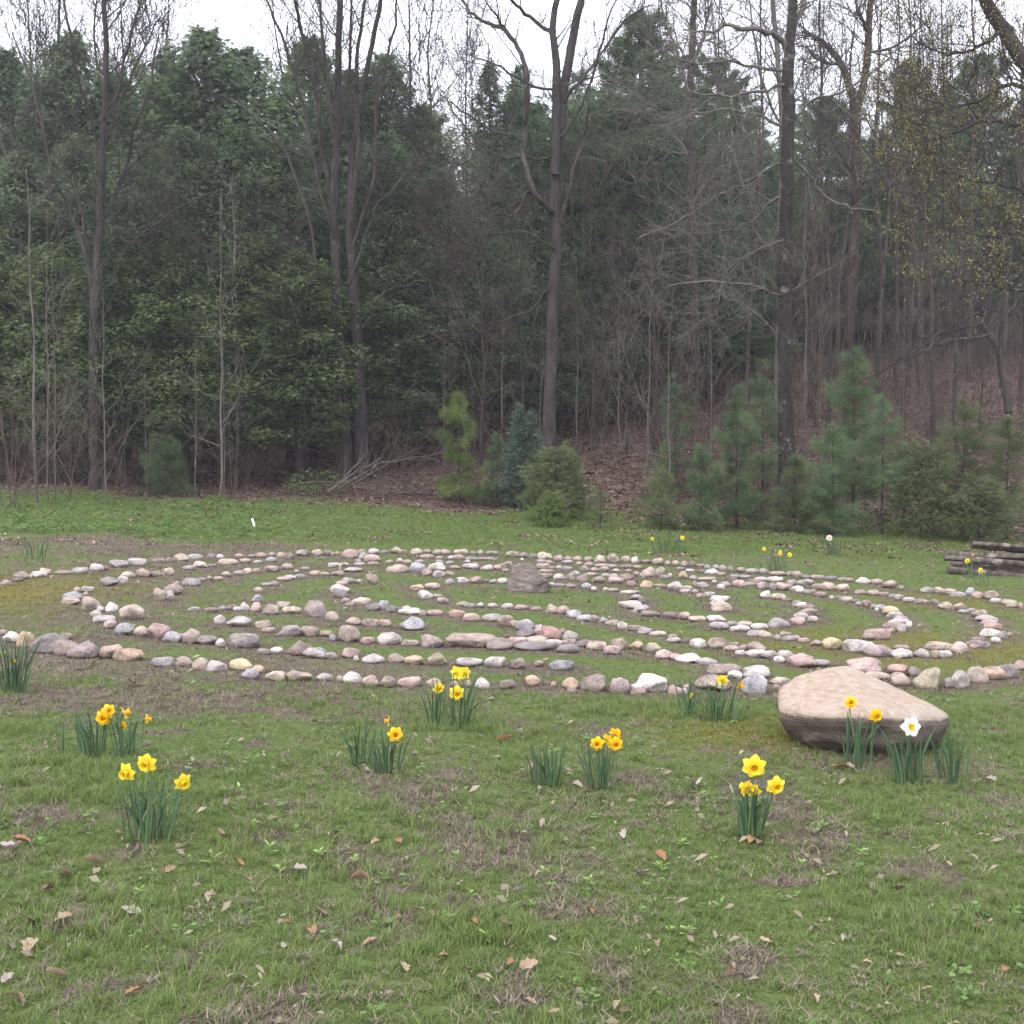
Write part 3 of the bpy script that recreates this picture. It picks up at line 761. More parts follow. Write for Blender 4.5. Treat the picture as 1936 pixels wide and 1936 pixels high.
def tuft(kind, seed):
    r = np.random.default_rng(seed); m = MB()
    if kind == 'short':
        for _ in range(16):
            a = r.uniform(0, 6.28); q = r.uniform(0, 0.05) 
            blade(m, (q * math.cos(a), q * math.sin(a), -0.005), r.uniform(0, 6.28), r.uniform(.1, .9), r.uniform(.015, .040), r.uniform(.0022, .0036), r.uniform(.25, .75), 3, r.uniform(.2, 1.0))
        mt = GRASS
    elif kind == 'long':
        for _ in range(16):
            a = r.uniform(0, 6.28); q = r.uniform(0, 0.035)
            blade(m, (q * math.cos(a), q * math.sin(a), -0.005), r.uniform(0, 6.28), r.uniform(.05, .5), r.uniform(.045, .10), r.uniform(.0024, .004), r.uniform(.3, .9), 3, r.uniform(.2, .9))
        mt = GRASS
    elif kind == 'straw':
        for _ in range(13):
            a = r.uniform(0, 6.28); q = r.uniform(0, 0.05)
            blade(m, (q * math.cos(a), q * math.sin(a), r.uniform(0.001, .012)), r.uniform(0, 6.28), r.uniform(.7, 1.7), r.uniform(.018, .042), r.uniform(.002, .0035), r.uniform(.1, .9), 2, r.uniform(0, .8))
        mt = STRAW
    elif kind == 'weed':
        for _ in range(15):
            a = r.uniform(0, 6.28); q = r.uniform(0, 0.05)
            blade(m, (q * math.cos(a), q * math.sin(a), -0.004), r.uniform(0, 6.28), r.uniform(.2, 1.2), r.uniform(.015, .04), r.uniform(.0022, .004), r.uniform(.1, .9), 2, r.uniform(0, 1.0))
        mt = WEED
    elif kind == 'herb':
        for _ in range(11):
            a = r.uniform(0, 6.28); q = r.uniform(0, .07)
            b0 = np.array([q * math.cos(a), q * math.sin(a), r.uniform(.015, .07)])
            d = np.array([math.cos(a), math.sin(a), r.uniform(-.2, .5)]); d /= np.linalg.norm(d)
            s_ = np.array([-math.sin(a), math.cos(a), r.uniform(-.3, .3)])
            L = r.uniform(.02, .05); w = L * r.uniform(.3, .5)
            m.add([b0, b0 + d * L * .5 + s_ * w, b0 + d * L, b0 + d * L * .5 - s_ * w], None, [[0, 1, 2, 3]], r.uniform(.2, .9))
        mt = HERB
    elif kind == 'bits':
        for _ in range(4):
            a = r.uniform(0, 6.28); q = r.uniform(0, .06)
            b0 = np.array([q * math.cos(a), q * math.sin(a), r.uniform(.008, .022)]); a = r.uniform(0, 6.28)
            d = np.array([math.cos(a), math.sin(a), r.normal(0, .3)]); s_ = np.array([-math.sin(a), math.cos(a), r.normal(0, .4)])
            L = r.uniform(.008, .028); w = L * r.uniform(.25, .5)
            m.add([b0 - d * L, b0 + s_ * w + [0, 0, .004], b0 + d * L * r.uniform(.6, 1), b0 - s_ * w + [0, 0, .004]], None, [[0, 1, 2, 3]], float(r.uniform(.2, 1)))
        mt = STRAW
    else:
        for _ in range(26):
            a = r.uniform(0, 6.28); q = r.uniform(0, 0.06)
            blade(m, (q * math.cos(a), q * math.sin(a), -0.003), r.uniform(0, 6.28), r.uniform(.2, 1.2), r.uniform(.008, .018), r.uniform(.003, .005), r.uniform(.1, .9), 2, r.uniform(0, 1.0))
        mt = MOSS
    return m.mesh('tuft_' + kind, mt)
kinds = ['short'] * 4 + ['long'] * 3 + ['straw'] * 3 + ['weed'] * 3 + ['herb'] * 2 + ['moss'] * 2 + ['bits'] * 3
KI = {k: [i for i, q in enumerate(kinds) if q == k] for k in set(kinds)}
lawn_coll = proto_collection('lawn', [tuft(k, 300 + i) for i, k in enumerate(kinds)])

def sample(y0, y1, dens, margin=1.6):
    """points spread evenly over the ground that the picture can see between two distances"""
    n = int((y1 - y0) * (2 * margin + 0.83 * (y0 + y1) / 2) * dens)
    k = int(n * 2.2)
    y = rng.uniform(y0, y1, k); hw = 0.415 * y + margin
    x = rng.uniform(-1, 1, k) * (0.415 * y1 + margin)
    ok = np.abs(x) < hw
    return x[ok][:n], y[ok][:n]

PX, PY, PI, PS = [], [], [], []
bands = [(2.4, 4.2, 1350), (4.2, 6.0, 1080), (6.0, 8.5, 680), (8.5, 12, 330), (12, 17, 230), (17, 22, 170), (22, 29.5, 120)]
for y0, y1, dens in bands:
    x, y = sample(y0, y1, dens)
    sd = np.full(len(x), 9.0)
    if y1 > 7: sd = stone_dist(x, y)
    bz = brown_zone(x, y, sd)
    mz = moss_zone(x, y)
    lz = litter_zone(x, y)
    u = rng.random(len(x))
    lushn = fnoise(x, y, 0.55, 71)
    clump = vnoise(x, y, 2.3, 81)
    lab = sstep(7.6, 8.4, y) * (1 - sstep(18.8, 19.6, y))
    lush = sstep(.46, .62, lushn) * (1 - lab) * (1 - bz)
    far = sstep(18.5, 20, y)
    leftweeds = sstep(-2.0, -5.5, x) * far
    kind = np.full(len(x), -1)
    scl = np.ones(len(x))
    for i_ in range(len(x)):
        if sd[i_] < -0.01 or lz[i_] > rng.random() * 0.9: continue
        r_ = rng.random()
        if r_ < mz[i_] * 0.7: kd, s_ = 'moss', 1.0
        elif u[i_] < bz[i_] * 0.75:
            kd = 'weed' if rng.random() < (0.75 if lab[i_] > .5 or x[i_] < 0 else 0.7) else 'straw'; s_ = rng.uniform(.7, 1.25)
            if rng.random() < 0.25: continue
        else:
            if leftweeds[i_] * 0.30 * (clump[i_] + .3) > rng.random() : kd, s_ = 'herb', rng.uniform(.4, .85)
            elif clump[i_] > 0.56 and lab[i_] < .5 and rng.random() < 0.28 + lush[i_] * .6: kd, s_ = 'long', rng.uniform(.5, .85)
            elif rng.random() < 0.21 * (1 - far[i_]) * (1 - lab[i_] * .6) * (1 - .7 * lush[i_]): kd, s_ = 'straw', rng.uniform(.5, .95)
            elif rng.random() < 0.012: kd, s_ = 'herb', rng.uniform(.35, .6)
            elif rng.random() < 0.022 * (1 - far[i_]): kd, s_ = 'bits', rng.uniform(.6, 1.2)
            else: kd, s_ = 'short', rng.uniform(.55, .95) * (1 - .35 * lab[i_]) * (1 + .3 * far[i_])
        kind[i_] = rng.choice(KI[kd]); scl[i_] = s_
    ok = kind >= 0
    # farther away a tuft stands for several
    g = 1.0 + 0.55 * sstep(8, 20, y)
    PX.append(x[ok]); PY.append(y[ok]); PI.append(kind[ok]); PS.append((scl * g)[ok])
PX, PY, PI, PS = map(np.concatenate, (PX, PY, PI, PS))
n = len(PX)
rot = np.zeros((n, 3)); rot[:, 2] = rng.uniform(0, 6.28, n); rot[:, 0] = rng.normal(0, .1, n); rot[:, 1] = rng.normal(0, .1, n)
scatter('grass', np.stack([PX, PY, gz(PX, PY) + 0.002], -1), rot, PS, PI, lawn_coll,
        'short thin spring grass with dry straw, dead weeds and moss between the blades', 'grass')

# ------------------------------------------------------------------ dry leaves: the carpet under the trees
def oak_outline(r, L):
    """lobed outline of an oak leaf lying along +x"""
    n_ = 3
    up = []
    for k in range(n_ * 2 + 1):
        t = k / (n_ * 2)
        env = L * 0.33 * math.sin(math.pi * min(t * 0.92 + 0.06, 1)) ** 0.8
        up.append((t * L, env * (1.0 if k % 2 else 0.70) * r.uniform(.85, 1.15)))
    return up
def dry_leaf(m, r, L, curl, shade, origin=(0, 0, 0), tilt=(0, 0, 0)):
    up = oak_outline(r, L)
    v = []
    n_ = len(up)
    cx_ = r.uniform(-1, 1) * curl; cy_ = r.uniform(.3, 1) * curl
    tw = r.uniform(-1, 1) * curl * 2.0
    rows = []
    for (x_, w_) in up:
        for s_ in (-1, 0, 1):
            yy = w_ * s_
            t = x_ / L - .5
            z_ = cy_ * abs(yy) * 1.5 + cx_ * L * 1.2 * t * t + tw * t * yy + (0.0 if s_ else -0.03 * L * curl) + r.normal() * .015 * L
            rows.append((x_ - L / 2, yy, z_))
    v = np.array(rows)
    f4 = []
    for k in range(n_ - 1):
        for s_ in (0, 1):
            a_ = k * 3 + s_
            f4.append([a_, a_ + 1, a_ + 4, a_ + 3])
    M = np.array(Matrix.Rotation(tilt[2], 3, 'Z') @ Matrix.Rotation(tilt[1], 3, 'Y') @ Matrix.Rotation(tilt[0], 3, 'X'))
    v = v @ M.T
    v[:, 2] -= v[:, 2].min()
    m.add(v + np.array(origin), None, f4, shade)
    return v
LITTER = leaf_mat('dry_leaf', (.085, .052, .040), (.20, .135, .105), (.42, .33, .275), 0.12, 0.7)
lit_meshes = []
for k in range(6):
    r = np.random.default_rng(900 + k); m = MB()
    for _ in range(9):
        a = r.uniform(0, 6.28); q = r.uniform(0, .22)
        dry_leaf(m, r, r.uniform(.05, .10), r.uniform(.2, .7), float(np.clip(r.normal(.45, .27), .02, 1)),
                 (q * math.cos(a), q * math.sin(a), r.uniform(0, .015)), (r.normal(0, .3), r.normal(0, .3), r.uniform(0, 6.28)))
    lit_meshes.append(m.mesh('leaf_drift', LITTER))
lit_coll = proto_collection('leaf_drift', lit_meshes)
LX, LY = [], []
for y0, y1, dens in [(15, 22, 9), (20, 30, 26), (30, 42, 10)]:
    x, y = sample(y0, y1, dens, 2.0)
    lz = litter_zone(x, y) + 0.22 * (fnoise(x, y, .9, 61) > .55) * (y > 19) + 0.5 * np.exp(-((x + 6.2) / 1.5) ** 2 - ((y - 18.6) / .8) ** 2)
    lz = lz + 0.35 * sstep(2, 4, x) * sstep(17.5, 19.5, y) * (fnoise(x, y, .8, 62) > .45)
    lz = lz * (1 - .6 * ((x < .035 * y) & (y > 25)))
    ok = rng.random(len(x)) < lz
    LX.append(x[ok]); LY.append(y[ok])
LX, LY = np.concatenate(LX), np.concatenate(LY)
n = len(LX)
rot = np.zeros((n, 3)); rot[:, 2] = rng.uniform(0, 6.28, n)
scatter('leaf_litter', np.stack([LX, LY, gz(LX, LY) + .004], -1), rot, rng.uniform(.65, 1.1, n) * (1 - .2 * (LY < 24)), rng.integers(0, 6, n), lit_coll,
        'carpet of dry brown fallen leaves under the trees at the wood edge', 'leaf litter')

# ------------------------------------------------------------------ daffodils
DLEAF = leaf_mat('daffodil_leaf', (.042, .080, .042), (.072, .125, .062), (.115, .175, .075), 0.2, 0.5)
DSTEM = leaf_mat('daffodil_stem', (.06, .11, .05), (.09, .155, .065), (.14, .20, .08), 0.1, 0.5)
def petal_mat(name, c1, c2):
    m, nt, b = mat_new(name)
    a = N(nt, 'ShaderNodeAttribute', attribute_name='shade')
    c = ramp(nt, a.outputs['Fac'], [(0, c1), (1, c2)])
    nt.links.new(c, b.inputs['Base Color']); b.inputs['Roughness'].default_value = .55
    tr = N(nt, 'ShaderNodeBsdfTranslucent'); nt.links.new(c, tr.inputs['Color'])
    mx = N(nt, 'ShaderNodeMixShader'); mx.inputs[0].default_value = .3
    nt.links.new(b.outputs[0], mx.inputs[1]); nt.links.new(tr.outputs[0], mx.inputs[2])
    nt.links.new(mx.outputs[0], nt.nodes['Material Output'].inputs[0])
    return m
PET_Y = petal_mat('yellow_petal', (.85, .60, .02), (.90, .74, .07))
PET_D = petal_mat('deep_yellow_petal', (.85, .50, .01), (.90, .60, .02))
PET_W = petal_mat('white_petal', (.75, .72, .62), (.82, .81, .76))
TRU_Y = petal_mat('yellow_trumpet', (.78, .47, .01), (.88, .66, .03))
TRU_O = petal_mat('orange_trumpet', (.80, .35, .01), (.85, .50, .02))

def flower_mesh(r, D, mat, name='petals'):
    """six pointed petals of a daffodil opening along +z"""
    m = MB()
    for k in range(6):
        a = k * math.pi / 3 + r.normal() * .05
        L = D * 0.5 * r.uniform(.9, 1.06); W = D * 0.19 * (1.15 if k % 2 else .95)
        zt = -D * .02 if k % 2 else 0
        rows = []
        for t in (0.0, .25, .5, .75, .92, 1.0):
            w = W * (0.45, .9, 1.0, .72, .3, .04)[(0.0, .25, .5, .75, .92, 1.0).index(t)]
            x_ = D * .05 + (L - D * .05) * t
            z_ = zt + D * .06 * math.sin(t * 3.0) - D * .06 * t * t + r.normal() * D * .008
            for s_ in (-1, 0, 1):
                y_ = s_ * w
                zz = z_ + (D * .022 if s_ else -D * .0) 
                rows.append((x_ * math.cos(a) - y_ * math.sin(a), x_ * math.sin(a) + y_ * math.cos(a), zz))
        f4 = []
        for i in range(5):
            for s_ in (0, 1):
                b0 = i * 3 + s_
                f4.append([b0, b0 + 3, b0 + 4, b0 + 1])
        sh = np.repeat([.1, .3, .5, .75, .9, 1.0], 3)
        m.add(rows, None, f4, sh)
    return m
def trumpet_mesh(r, D, short=False):
    m = MB(); n_ = 18
    prof = [(0.10, -.02), (.115, .06), (.13, .16), (.15, .26), (.175, .33), (.215, .37)]
    if short: prof = [(.08, -.02), (.10, .04), (.125, .09), (.145, .11)]
    rows = []
    for k, (rr, zz) in enumerate(prof):
        for j in range(n_):
            a = j * 2 * math.pi / n_
            fr = 1 + (0.10 * math.sin(j * math.pi) if k == len(prof) - 1 else 0) + (0.07 * (1 if j % 2 else -1) if k == len(prof) - 1 else 0)
            rows.append((rr * D * fr * math.cos(a), rr * D * fr * math.sin(a), zz * D))
    f4 = []
    for k in range(len(prof) - 1):
        for j in range(n_):
            f4.append([k * n_ + j, k * n_ + (j + 1) % n_, (k + 1) * n_ + (j + 1) % n_, (k + 1) * n_ + j])
    sh = np.repeat(np.linspace(0, 1, len(prof)), n_)
    m.add(rows, None, f4, sh)
    # floor of the cup with its stamens
    rows = [(0, 0, .02 * D)] + [(prof[1][0] * D * math.cos(j * 2 * math.pi / n_), prof[1][0] * D * math.sin(j * 2 * math.pi / n_), .03 * D) for j in range(n_)]
    m.add(rows, [[0, 1 + j, 1 + (j + 1) % n_] for j in range(n_)], None, 0.0)
    for j in range(6):
        a = j * math.pi / 3
        m.tube([(.03 * D * math.cos(a), .03 * D * math.sin(a), .02 * D), (.04 * D * math.cos(a), .04 * D * math.sin(a), .22 * D)], [.008 * D, .012 * D], 4, .6)
    return m

CLUMPS = []
def clump(px, py, wpx, hpx, nleaf, flowers, label, seed, lean=0.0):
    """a clump of daffodils rooted at a pixel; flowers: (px, py, size, yaw, pitch, kind), yaw 0 faces the camera"""
    r = np.random.default_rng(seed)
    p = on_ground(px, py)
    k = p[1] / F
    root = empty('daffodil_clump', p)
    m = MB()
    W, H = wpx * k, hpx * k
    for _ in range(nleaf):
        bx = r.normal(0, W * .22); by = r.normal(0, min(W, .25) * .2)
        bx = float(np.clip(bx, -W * .42, W * .42))
        L = H * r.uniform(.75, 1.32)
        out = bx / (W * .5 + 1e-6)
        az_ = math.atan2(r.normal(0, .6), out + r.normal(0, .5))
        ln = abs(r.normal(.06, .07)) + .14 * abs(out)
        w = r.uniform(.007, .0115)
        segs = 6
        t = np.linspace(0, 1, segs + 1)
        bend = r.uniform(0, .22) if r.random() > .12 else r.uniform(.5, .9)
        dx = ln * L * t + bend * L * t ** 3
        z = L * (t - .30 * bend * t ** 3)
        ca_, sa_ = math.cos(az_), math.sin(az_)
        ctr_ = np.stack([bx + ca_ * dx + lean * L * t, by + sa_ * dx, z - .01], -1)
        fa = r.uniform(0, math.pi)
        side = np.array([math.cos(fa), math.sin(fa), 0])
        ww = w * .5 * np.array([.8, .95, 1, 1, .9, .7, .1])
        fold = np.array([-math.sin(fa), math.cos(fa), 0]) * w * .18
        v = np.vstack([ctr_ - ww[:, None] * side, ctr_ + fold, ctr_ + ww[:, None] * side])
        n_ = segs + 1
        f4 = [[i, n_ + i, n_ + i + 1, i + 1] for i in range(segs)] + [[n_ + i, 2 * n_ + i, 2 * n_ + i + 1, n_ + i + 1] for i in range(segs)]
        base_sh = np.clip(r.uniform(.2, .6) + .35 * (1 - t) ** 3, 0, 1)
        m.add(v, None, f4, np.tile(base_sh, 3))
    m.build('leaves', DLEAF, root)
    for (fx, fy, s, yaw, pit, kd) in flowers:
        Yf = p[1] + r.uniform(-.05, .05)
        q = at(fx, fy, Yf) - p
        D = s * k * (1.12 if kd != 'bud' else .6)
        D = max(D, .05)
        if kd == 'bud':
            fo = MB()
            fo.tube([(0, 0, -D * .3), (0, 0, 0), (0, 0, D * .25), (0, 0, D * .5), (0, 0, D * .75)], [D * .06, D * .14, D * .17, D * .12, D * .02], 8, .5)
            pet = fo.build('flower', PET_Y, root)
            tm = None
        else:
            pm = {'y': PET_Y, 'd': PET_D, 'w': PET_W}[kd]
            pet = flower_mesh(r, D, pm).build('flower', pm, root)
            tm = trumpet_mesh(r, D, kd == 'w').build('trumpet', {'y': TRU_Y, 'd': TRU_O, 'w': TRU_Y}[kd], pet)
        # forward direction of the flower: yaw 0 looks at the camera
        fwd = Vector((math.sin(yaw) * math.cos(pit), -math.cos(yaw) * math.cos(pit), math.sin(pit)))
        pet.rotation_mode = 'QUATERNION'
        pet.rotation_quaternion = fwd.to_track_quat('Z', 'Y') @ Matrix.Rotation(r.uniform(0, 1), 3, 'Z').to_quaternion()
        pet.location = q
        st = MB()
        back = np.array(q) - np.array(fwd) * D * .14
        neck = back + np.array([0, 0, 0.0]) - np.array(fwd) * D * .22 + np.array([0, 0, D * .02])
        foot = np.array([q[0] * .55 + r.normal(0, .02), r.normal(0, .02), -.01])
        mid = foot * .45 + neck * .55 + np.array([0, 0, -.02])
        below = neck + np.array([0, 0, -D * .35]) - np.array(fwd) * D * .02
        pts = []
        P4 = [foot, mid, below, neck, back]
        for i in range(4):
            for t in (0, .5): pts.append(P4[i] * (1 - t) + P4[i + 1] * t)
        pts.append(back); pts = np.array(pts)
        pts[1:-1] = (pts[:-2] + 2 * pts[1:-1] + pts[2:]) / 4
        st.tube(pts, np.r_[np.full(len(pts) - 3, .0035), .0045, .0055, .004], 6, .5)
        st.build('stem', DSTEM, root)
    tag(root, label, 'daffodils', 'clumps of daffodils')
    CLUMPS.append((px, py, root, label))
    return root
Yw = lambda d: math.radians(d)
clump(22, 1308, 74, 92, 46, [(28, 1252, 22, .3, .6, 'bud'), (11, 1238, 20, -.4, .8, 'bud')], 'dense leafy daffodil clump with closed buds at the left edge below big stones', 1, .02)
clump(178, 1428, 52, 84, 30, [(196, 1356, 31, .15, -.05, 'd'), (205, 1344, 26, .5, .2, 'd')], 'daffodil clump with two overlapping deep yellow blooms, behind the lemon yellow clump', 2)
clump(236, 1430, 34, 74, 18, [(235, 1349, 27, 1.9, .45, 'd'), (231, 1371, 17, .0, -.3, 'd'), (278, 1359, 17, 1.5, .1, 'd')], 'slim daffodil clump with one bloom nodding far out on a bent stalk', 3)
clump(116, 1425, 14, 70, 5, [], 'lone pair of thin daffodil leaves standing left of the deep yellow blooms', 4)
clump(284, 1588, 92, 112, 48, [(241, 1460, 37, -.45, -.2, 'y'), (277, 1442, 38, -.15, -.25, 'y'), (345, 1478, 34, .75, -.3, 'y')], 'big daffodil clump with three lemon yellow blooms, nearest one on the left', 5)
clump(684, 1448, 40, 82, 15, [], 'bloomless daffodil leaves beside the clump with one open orange yellow flower', 6)
clump(730, 1462, 62, 72, 30, [(735, 1363, 19, -1.5, .1, 'd'), (747, 1388, 29, .25, 0, 'd')], 'daffodil clump with one open orange yellow flower and one seen from the side', 7)
clump(826, 1372, 34, 88, 14, [(829, 1301, 22, .5, -.1, 'y')], 'small daffodil clump with one flower looking away, left of a taller clump', 8)
clump(868, 1378, 58, 84, 28, [(863, 1272, 26, 2.6, .1, 'y'), (878, 1272, 26, -2.7, .1, 'y'), (864, 1310, 29, .1, -.2, 'y')], 'tall daffodil clump with two blooms turned away above one facing us', 9)
clump(1038, 1484, 72, 74, 34, [], 'wide clump of daffodil leaves without blooms in the middle of the lawn', 10)
clump(1137, 1490, 66, 78, 30, [(1129, 1406, 26, -.1, 0, 'd'), (1147, 1398, 22, 2.2, .2, 'd'), (1163, 1388, 26, 2.4, .35, 'd'), (1164, 1406, 28, .1, -.1, 'd')], 'daffodil clump with four golden blooms bunched together mid lawn', 11)
clump(1300, 1352, 40, 66, 16, [(1306, 1318, 24, .2, .9, 'bud')], 'low daffodil leaves with a closed bud beside the pale rounded stones', 12)
clump(1352, 1362, 70, 66, 38, [(1366, 1286, 23, 2.9, .2, 'y'), (1399, 1294, 18, 1.0, -.6, 'd')], 'sprawling daffodil clump with two blooms before pale stones left of boulder', 13)
clump(1418, 1588, 84, 108, 44, [(1425, 1449, 43, -.05, -.1, 'y'), (1411, 1490, 30, -2.4, .2, 'y'), (1424, 1492, 30, -.6, -.5, 'y'), (1467, 1485, 36, .15, -.1, 'y')], 'tall daffodil clump with lemon blooms and dry leaves at its foot before boulder', 14)
clump(1618, 1450, 64, 92, 26, [(1608, 1328, 24, 0, .1, 'd'), (1656, 1352, 27, .2, -.1, 'd')], 'daffodil clump with two golden blooms against the dark side of the boulder', 15)
clump(1728, 1482, 78, 96, 36, [(1722, 1374, 37, .1, .1, 'w')], 'daffodil clump with a single white bloom beside the boulder', 16)
clump(1800, 1480, 56, 92, 22, [], 'thin bloomless daffodil leaves right of the white flowered clump', 17)
clump(1262, 1046, 62, 36, 40, [(1233, 1019, 8, .2, 0, 'y'), (1290, 1017, 9, 0, 0, 'y'), (1227, 1047, 8, 0, .1, 'y')], 'wide dense daffodil clump with tiny yellow blooms beyond the farthest stone row', 18)
clump(1462, 1080, 60, 34, 26, [(1445, 1038, 8, 0, 0, 'y'), (1475, 1046, 9, .2, 0, 'y'), (1493, 1049, 9, -.2, 0, 'y')], 'loose daffodil clump with three yellow blooms in the grass beyond the stones', 19)
clump(1578, 1052, 40, 34, 34, [(1568, 1017, 12, 0, .1, 'w')], 'dark green daffodil clump with one white bloom near the leaf covered wood edge', 20)
clump(1832, 1092, 26, 34, 10, [(1829, 1061, 10, 0, 0, 'y'), (1838, 1051, 14, .2, .9, 'bud')], 'small daffodil plant with a bloom and a bud in front of the stacked logs', 21)
clump(1856, 1108, 22, 30, 9, [(1854, 1078, 10, .1, 0, 'y')], 'small daffodil plant with a single bloom below the stacked logs', 22)
clump(66, 1058, 44, 40, 22, [], 'bloomless blue green daffodil leaves among the herbs beyond the left stones', 23)

# ------------------------------------------------------------------ single fallen leaves and young sprouts on the lawn
DRY = {}
for nm, c_ in dict(tan=((.20, .135, .085), (.40, .30, .21)), whitish=((.24, .20, .17), (.42, .37, .33)), brown=((.10, .062, .042), (.22, .145, .10)), orange=((.20, .095, .045), (.34, .19, .10))).items():
    DRY[nm] = leaf_mat('dry_leaf_' + nm, c_[0], tuple((a + b_) / 2 for a, b_ in zip(*c_)), c_[1], .15, .7)
FALL = '''422 1590 34 tan;20 1612 40 whitish;40 1598 34 orange;180 1640 42 tan;126 1664 40 brown;92 1687 26 brown;450 1641 26 orange;322 1655 26 tan;248 1732 38 whitish;400 1706 26 tan;476 1714 22 whitish;58 1752 50 brown;120 1748 38 tan;58 1802 52 tan;108 1856 46 tan;14 1860 30 whitish;32 1905 46 tan;252 1886 34 orange;605 1732 40 brown;592 1766 36 orange;636 1803 32 whitish;536 1796 24 whitish;560 1658 44 whitish;682 1672 40 tan;546 1756 20 orange;755 1601 24 orange;712 1602 26 tan;985 1694 34 whitish;1248 1628 34 orange;1214 1658 36 whitish;1117 1731 18 orange;893 1757 26 orange;952 1758 46 tan;1044 1783 20 whitish;700 1795 32 tan;968 1832 22 orange;1000 1836 38 tan;764 1838 36 tan;1242 1795 22 tan;838 1817 18 tan;1004 1903 26 tan;1160 1912 28 tan;1180 1920 26 brown;1048 1924 26 tan;790 1737 28 tan;815 1737 24 brown;745 1742 26 orange;1315 1492 44 whitish;954 1406 30 orange;783 1434 24 whitish;706 1320 22 whitish;636 1312 20 tan;1590 1456 40 orange;1606 1455 30 whitish;1868 1482 36 whitish;1424 1596 36 orange;1438 1602 30 brown;1408 1590 30 brown;1690 1467 22 tan;255 1300 34 tan;176 1258 18 orange;1022 1500 20 whitish;1090 1492 26 whitish;1046 1524 14 tan;1180 1588 24 whitish;1536 1610 20 brown;1480 1600 16 brown;1330 1580 26 tan;1560 1660 22 tan;1700 1690 26 brown;1790 1640 24 tan;1850 1760 26 tan;1640 1830 28 tan;1450 1790 30 tan;1380 1850 26 brown;1750 1880 30 tan;1900 1840 24 orange;1540 1900 24 tan'''
names = []
def near_phrase(px, py):
    best = min(CL_SHORT, key=lambda q: (q[0] - px) ** 2 + ((q[1] - py) * 1.6) ** 2)
    dx, dy = px - best[0], py - best[1]
    side = ('right of' if dx > 0 else 'left of') if abs(dx) > abs(dy) * .8 else ('in front of' if dy > 0 else 'behind')
    return side, best[2]
CL_SHORT = [(22, 1308, 'clump at left edge'), (178, 1428, 'paired deep yellow blooms'), (236, 1430, 'slim nodding clump'), (284, 1588, 'three lemon blooms'),
            (730, 1462, 'orange yellow bloom'), (868, 1378, 'tall clump before stones'), (1038, 1484, 'bloomless middle clump'), (1137, 1490, 'four bunched golden blooms'),
            (1352, 1362, 'sprawling clump'), (1418, 1588, 'tall lemon blooms'), (1618, 1450, 'golden blooms at boulder'), (1728, 1482, 'white bloom'),
            (660, 1840, 'lower lawn left of centre'), (1100, 1840, 'lower lawn centre'), (1600, 1800, 'lower right lawn'), (120, 1800, 'lower left lawn')]
items = []
for it in FALL.split(';'):
    a_, b_, s_, c_ = it.split(); a_, b_, s_ = float(a_), float(b_), float(s_)
    side, w_ = near_phrase(a_, b_)
    if 'lawn' in w_: side = 'on'
    items.append([a_, b_, s_, c_, side, w_])
szw = lambda s: 'large' if s >= 38 else ('small' if s < 25 else 'mid-sized')
grp = {}
for q in items: grp.setdefault((szw(q[2]), q[3], q[4], q[5]), []).append(q)
for q in items:
    g_ = sorted(grp[(szw(q[2]), q[3], q[4], q[5])])
    where = f"{q[4]} the {q[5]}" if not q[5].startswith('three') and not q[5].startswith('four') else f"{q[4]} {q[5]}"
    lb = f"{szw(q[2])} {q[3]} dry leaf on the grass {where}" if q[4] != 'on' else f"{szw(q[2])} {q[3]} dry leaf on the {q[5]}"
    if len(g_) > 1: lb += f", {ORD[g_.index(q)]} from left"
    r = np.random.default_rng(int(q[0] * 3 + q[1]))
    p = on_ground(q[0], q[1])
    m = MB()
    dry_leaf(m, r, q[2] * p[1] / F * 1.0, r.uniform(.4, 1.1), r.uniform(.3, .7), (0, 0, 0.012), (r.normal(0, .35), r.normal(0, .25), r.uniform(0, 6.28)))
    v_ = m.v[0]; mid_ = m.sh[0] = np.clip(m.sh[0] + r.normal(0, .12, len(v_)), 0, 1)
    o = m.build('fallen_leaf', DRY[q[3]])
    o.location = p
    tag(o, lb, 'fallen leaf', 'dry leaves fallen on the lawn')

SPROUT = leaf_mat('sprout_leaf', (.13, .21, .045), (.21, .32, .08), (.30, .42, .14), .3, .5)
SPR = '''402 1640 46;511 1618 40;529 1652 30;601 1626 38;668 1637 30;264 1692 26;276 1708 24;288 1658 22;275 1800 20;306 1802 20;828 1618 32;864 1626 28;768 1682 24;1029 1656 26;1041 1682 26;1114 1674 30;1112 1698 22;844 1746 34;920 1780 36;1007 1720 30;1251 1650 38;1266 1764 26;1299 1770 34;1201 1808 24;1221 1810 22;1219 1680 22;891 1698 22;482 1566 26;560 1574 22;1362 1716 28;1630 1620 26;1490 1516 18;1508 1700 22;1516 1640 24;452 1500 26;1290 1602 26;1325 1510 24;1350 1630 22'''
sp_items = [tuple(map(float, q.split())) for q in SPR.split(';')]
sp_cnt = {}
lab_s = []
for (a_, b_, s_) in sp_items:
    side, w_ = near_phrase(a_, b_)
    if 'lawn' in w_: side = 'on'
    lab_s.append((side, w_))
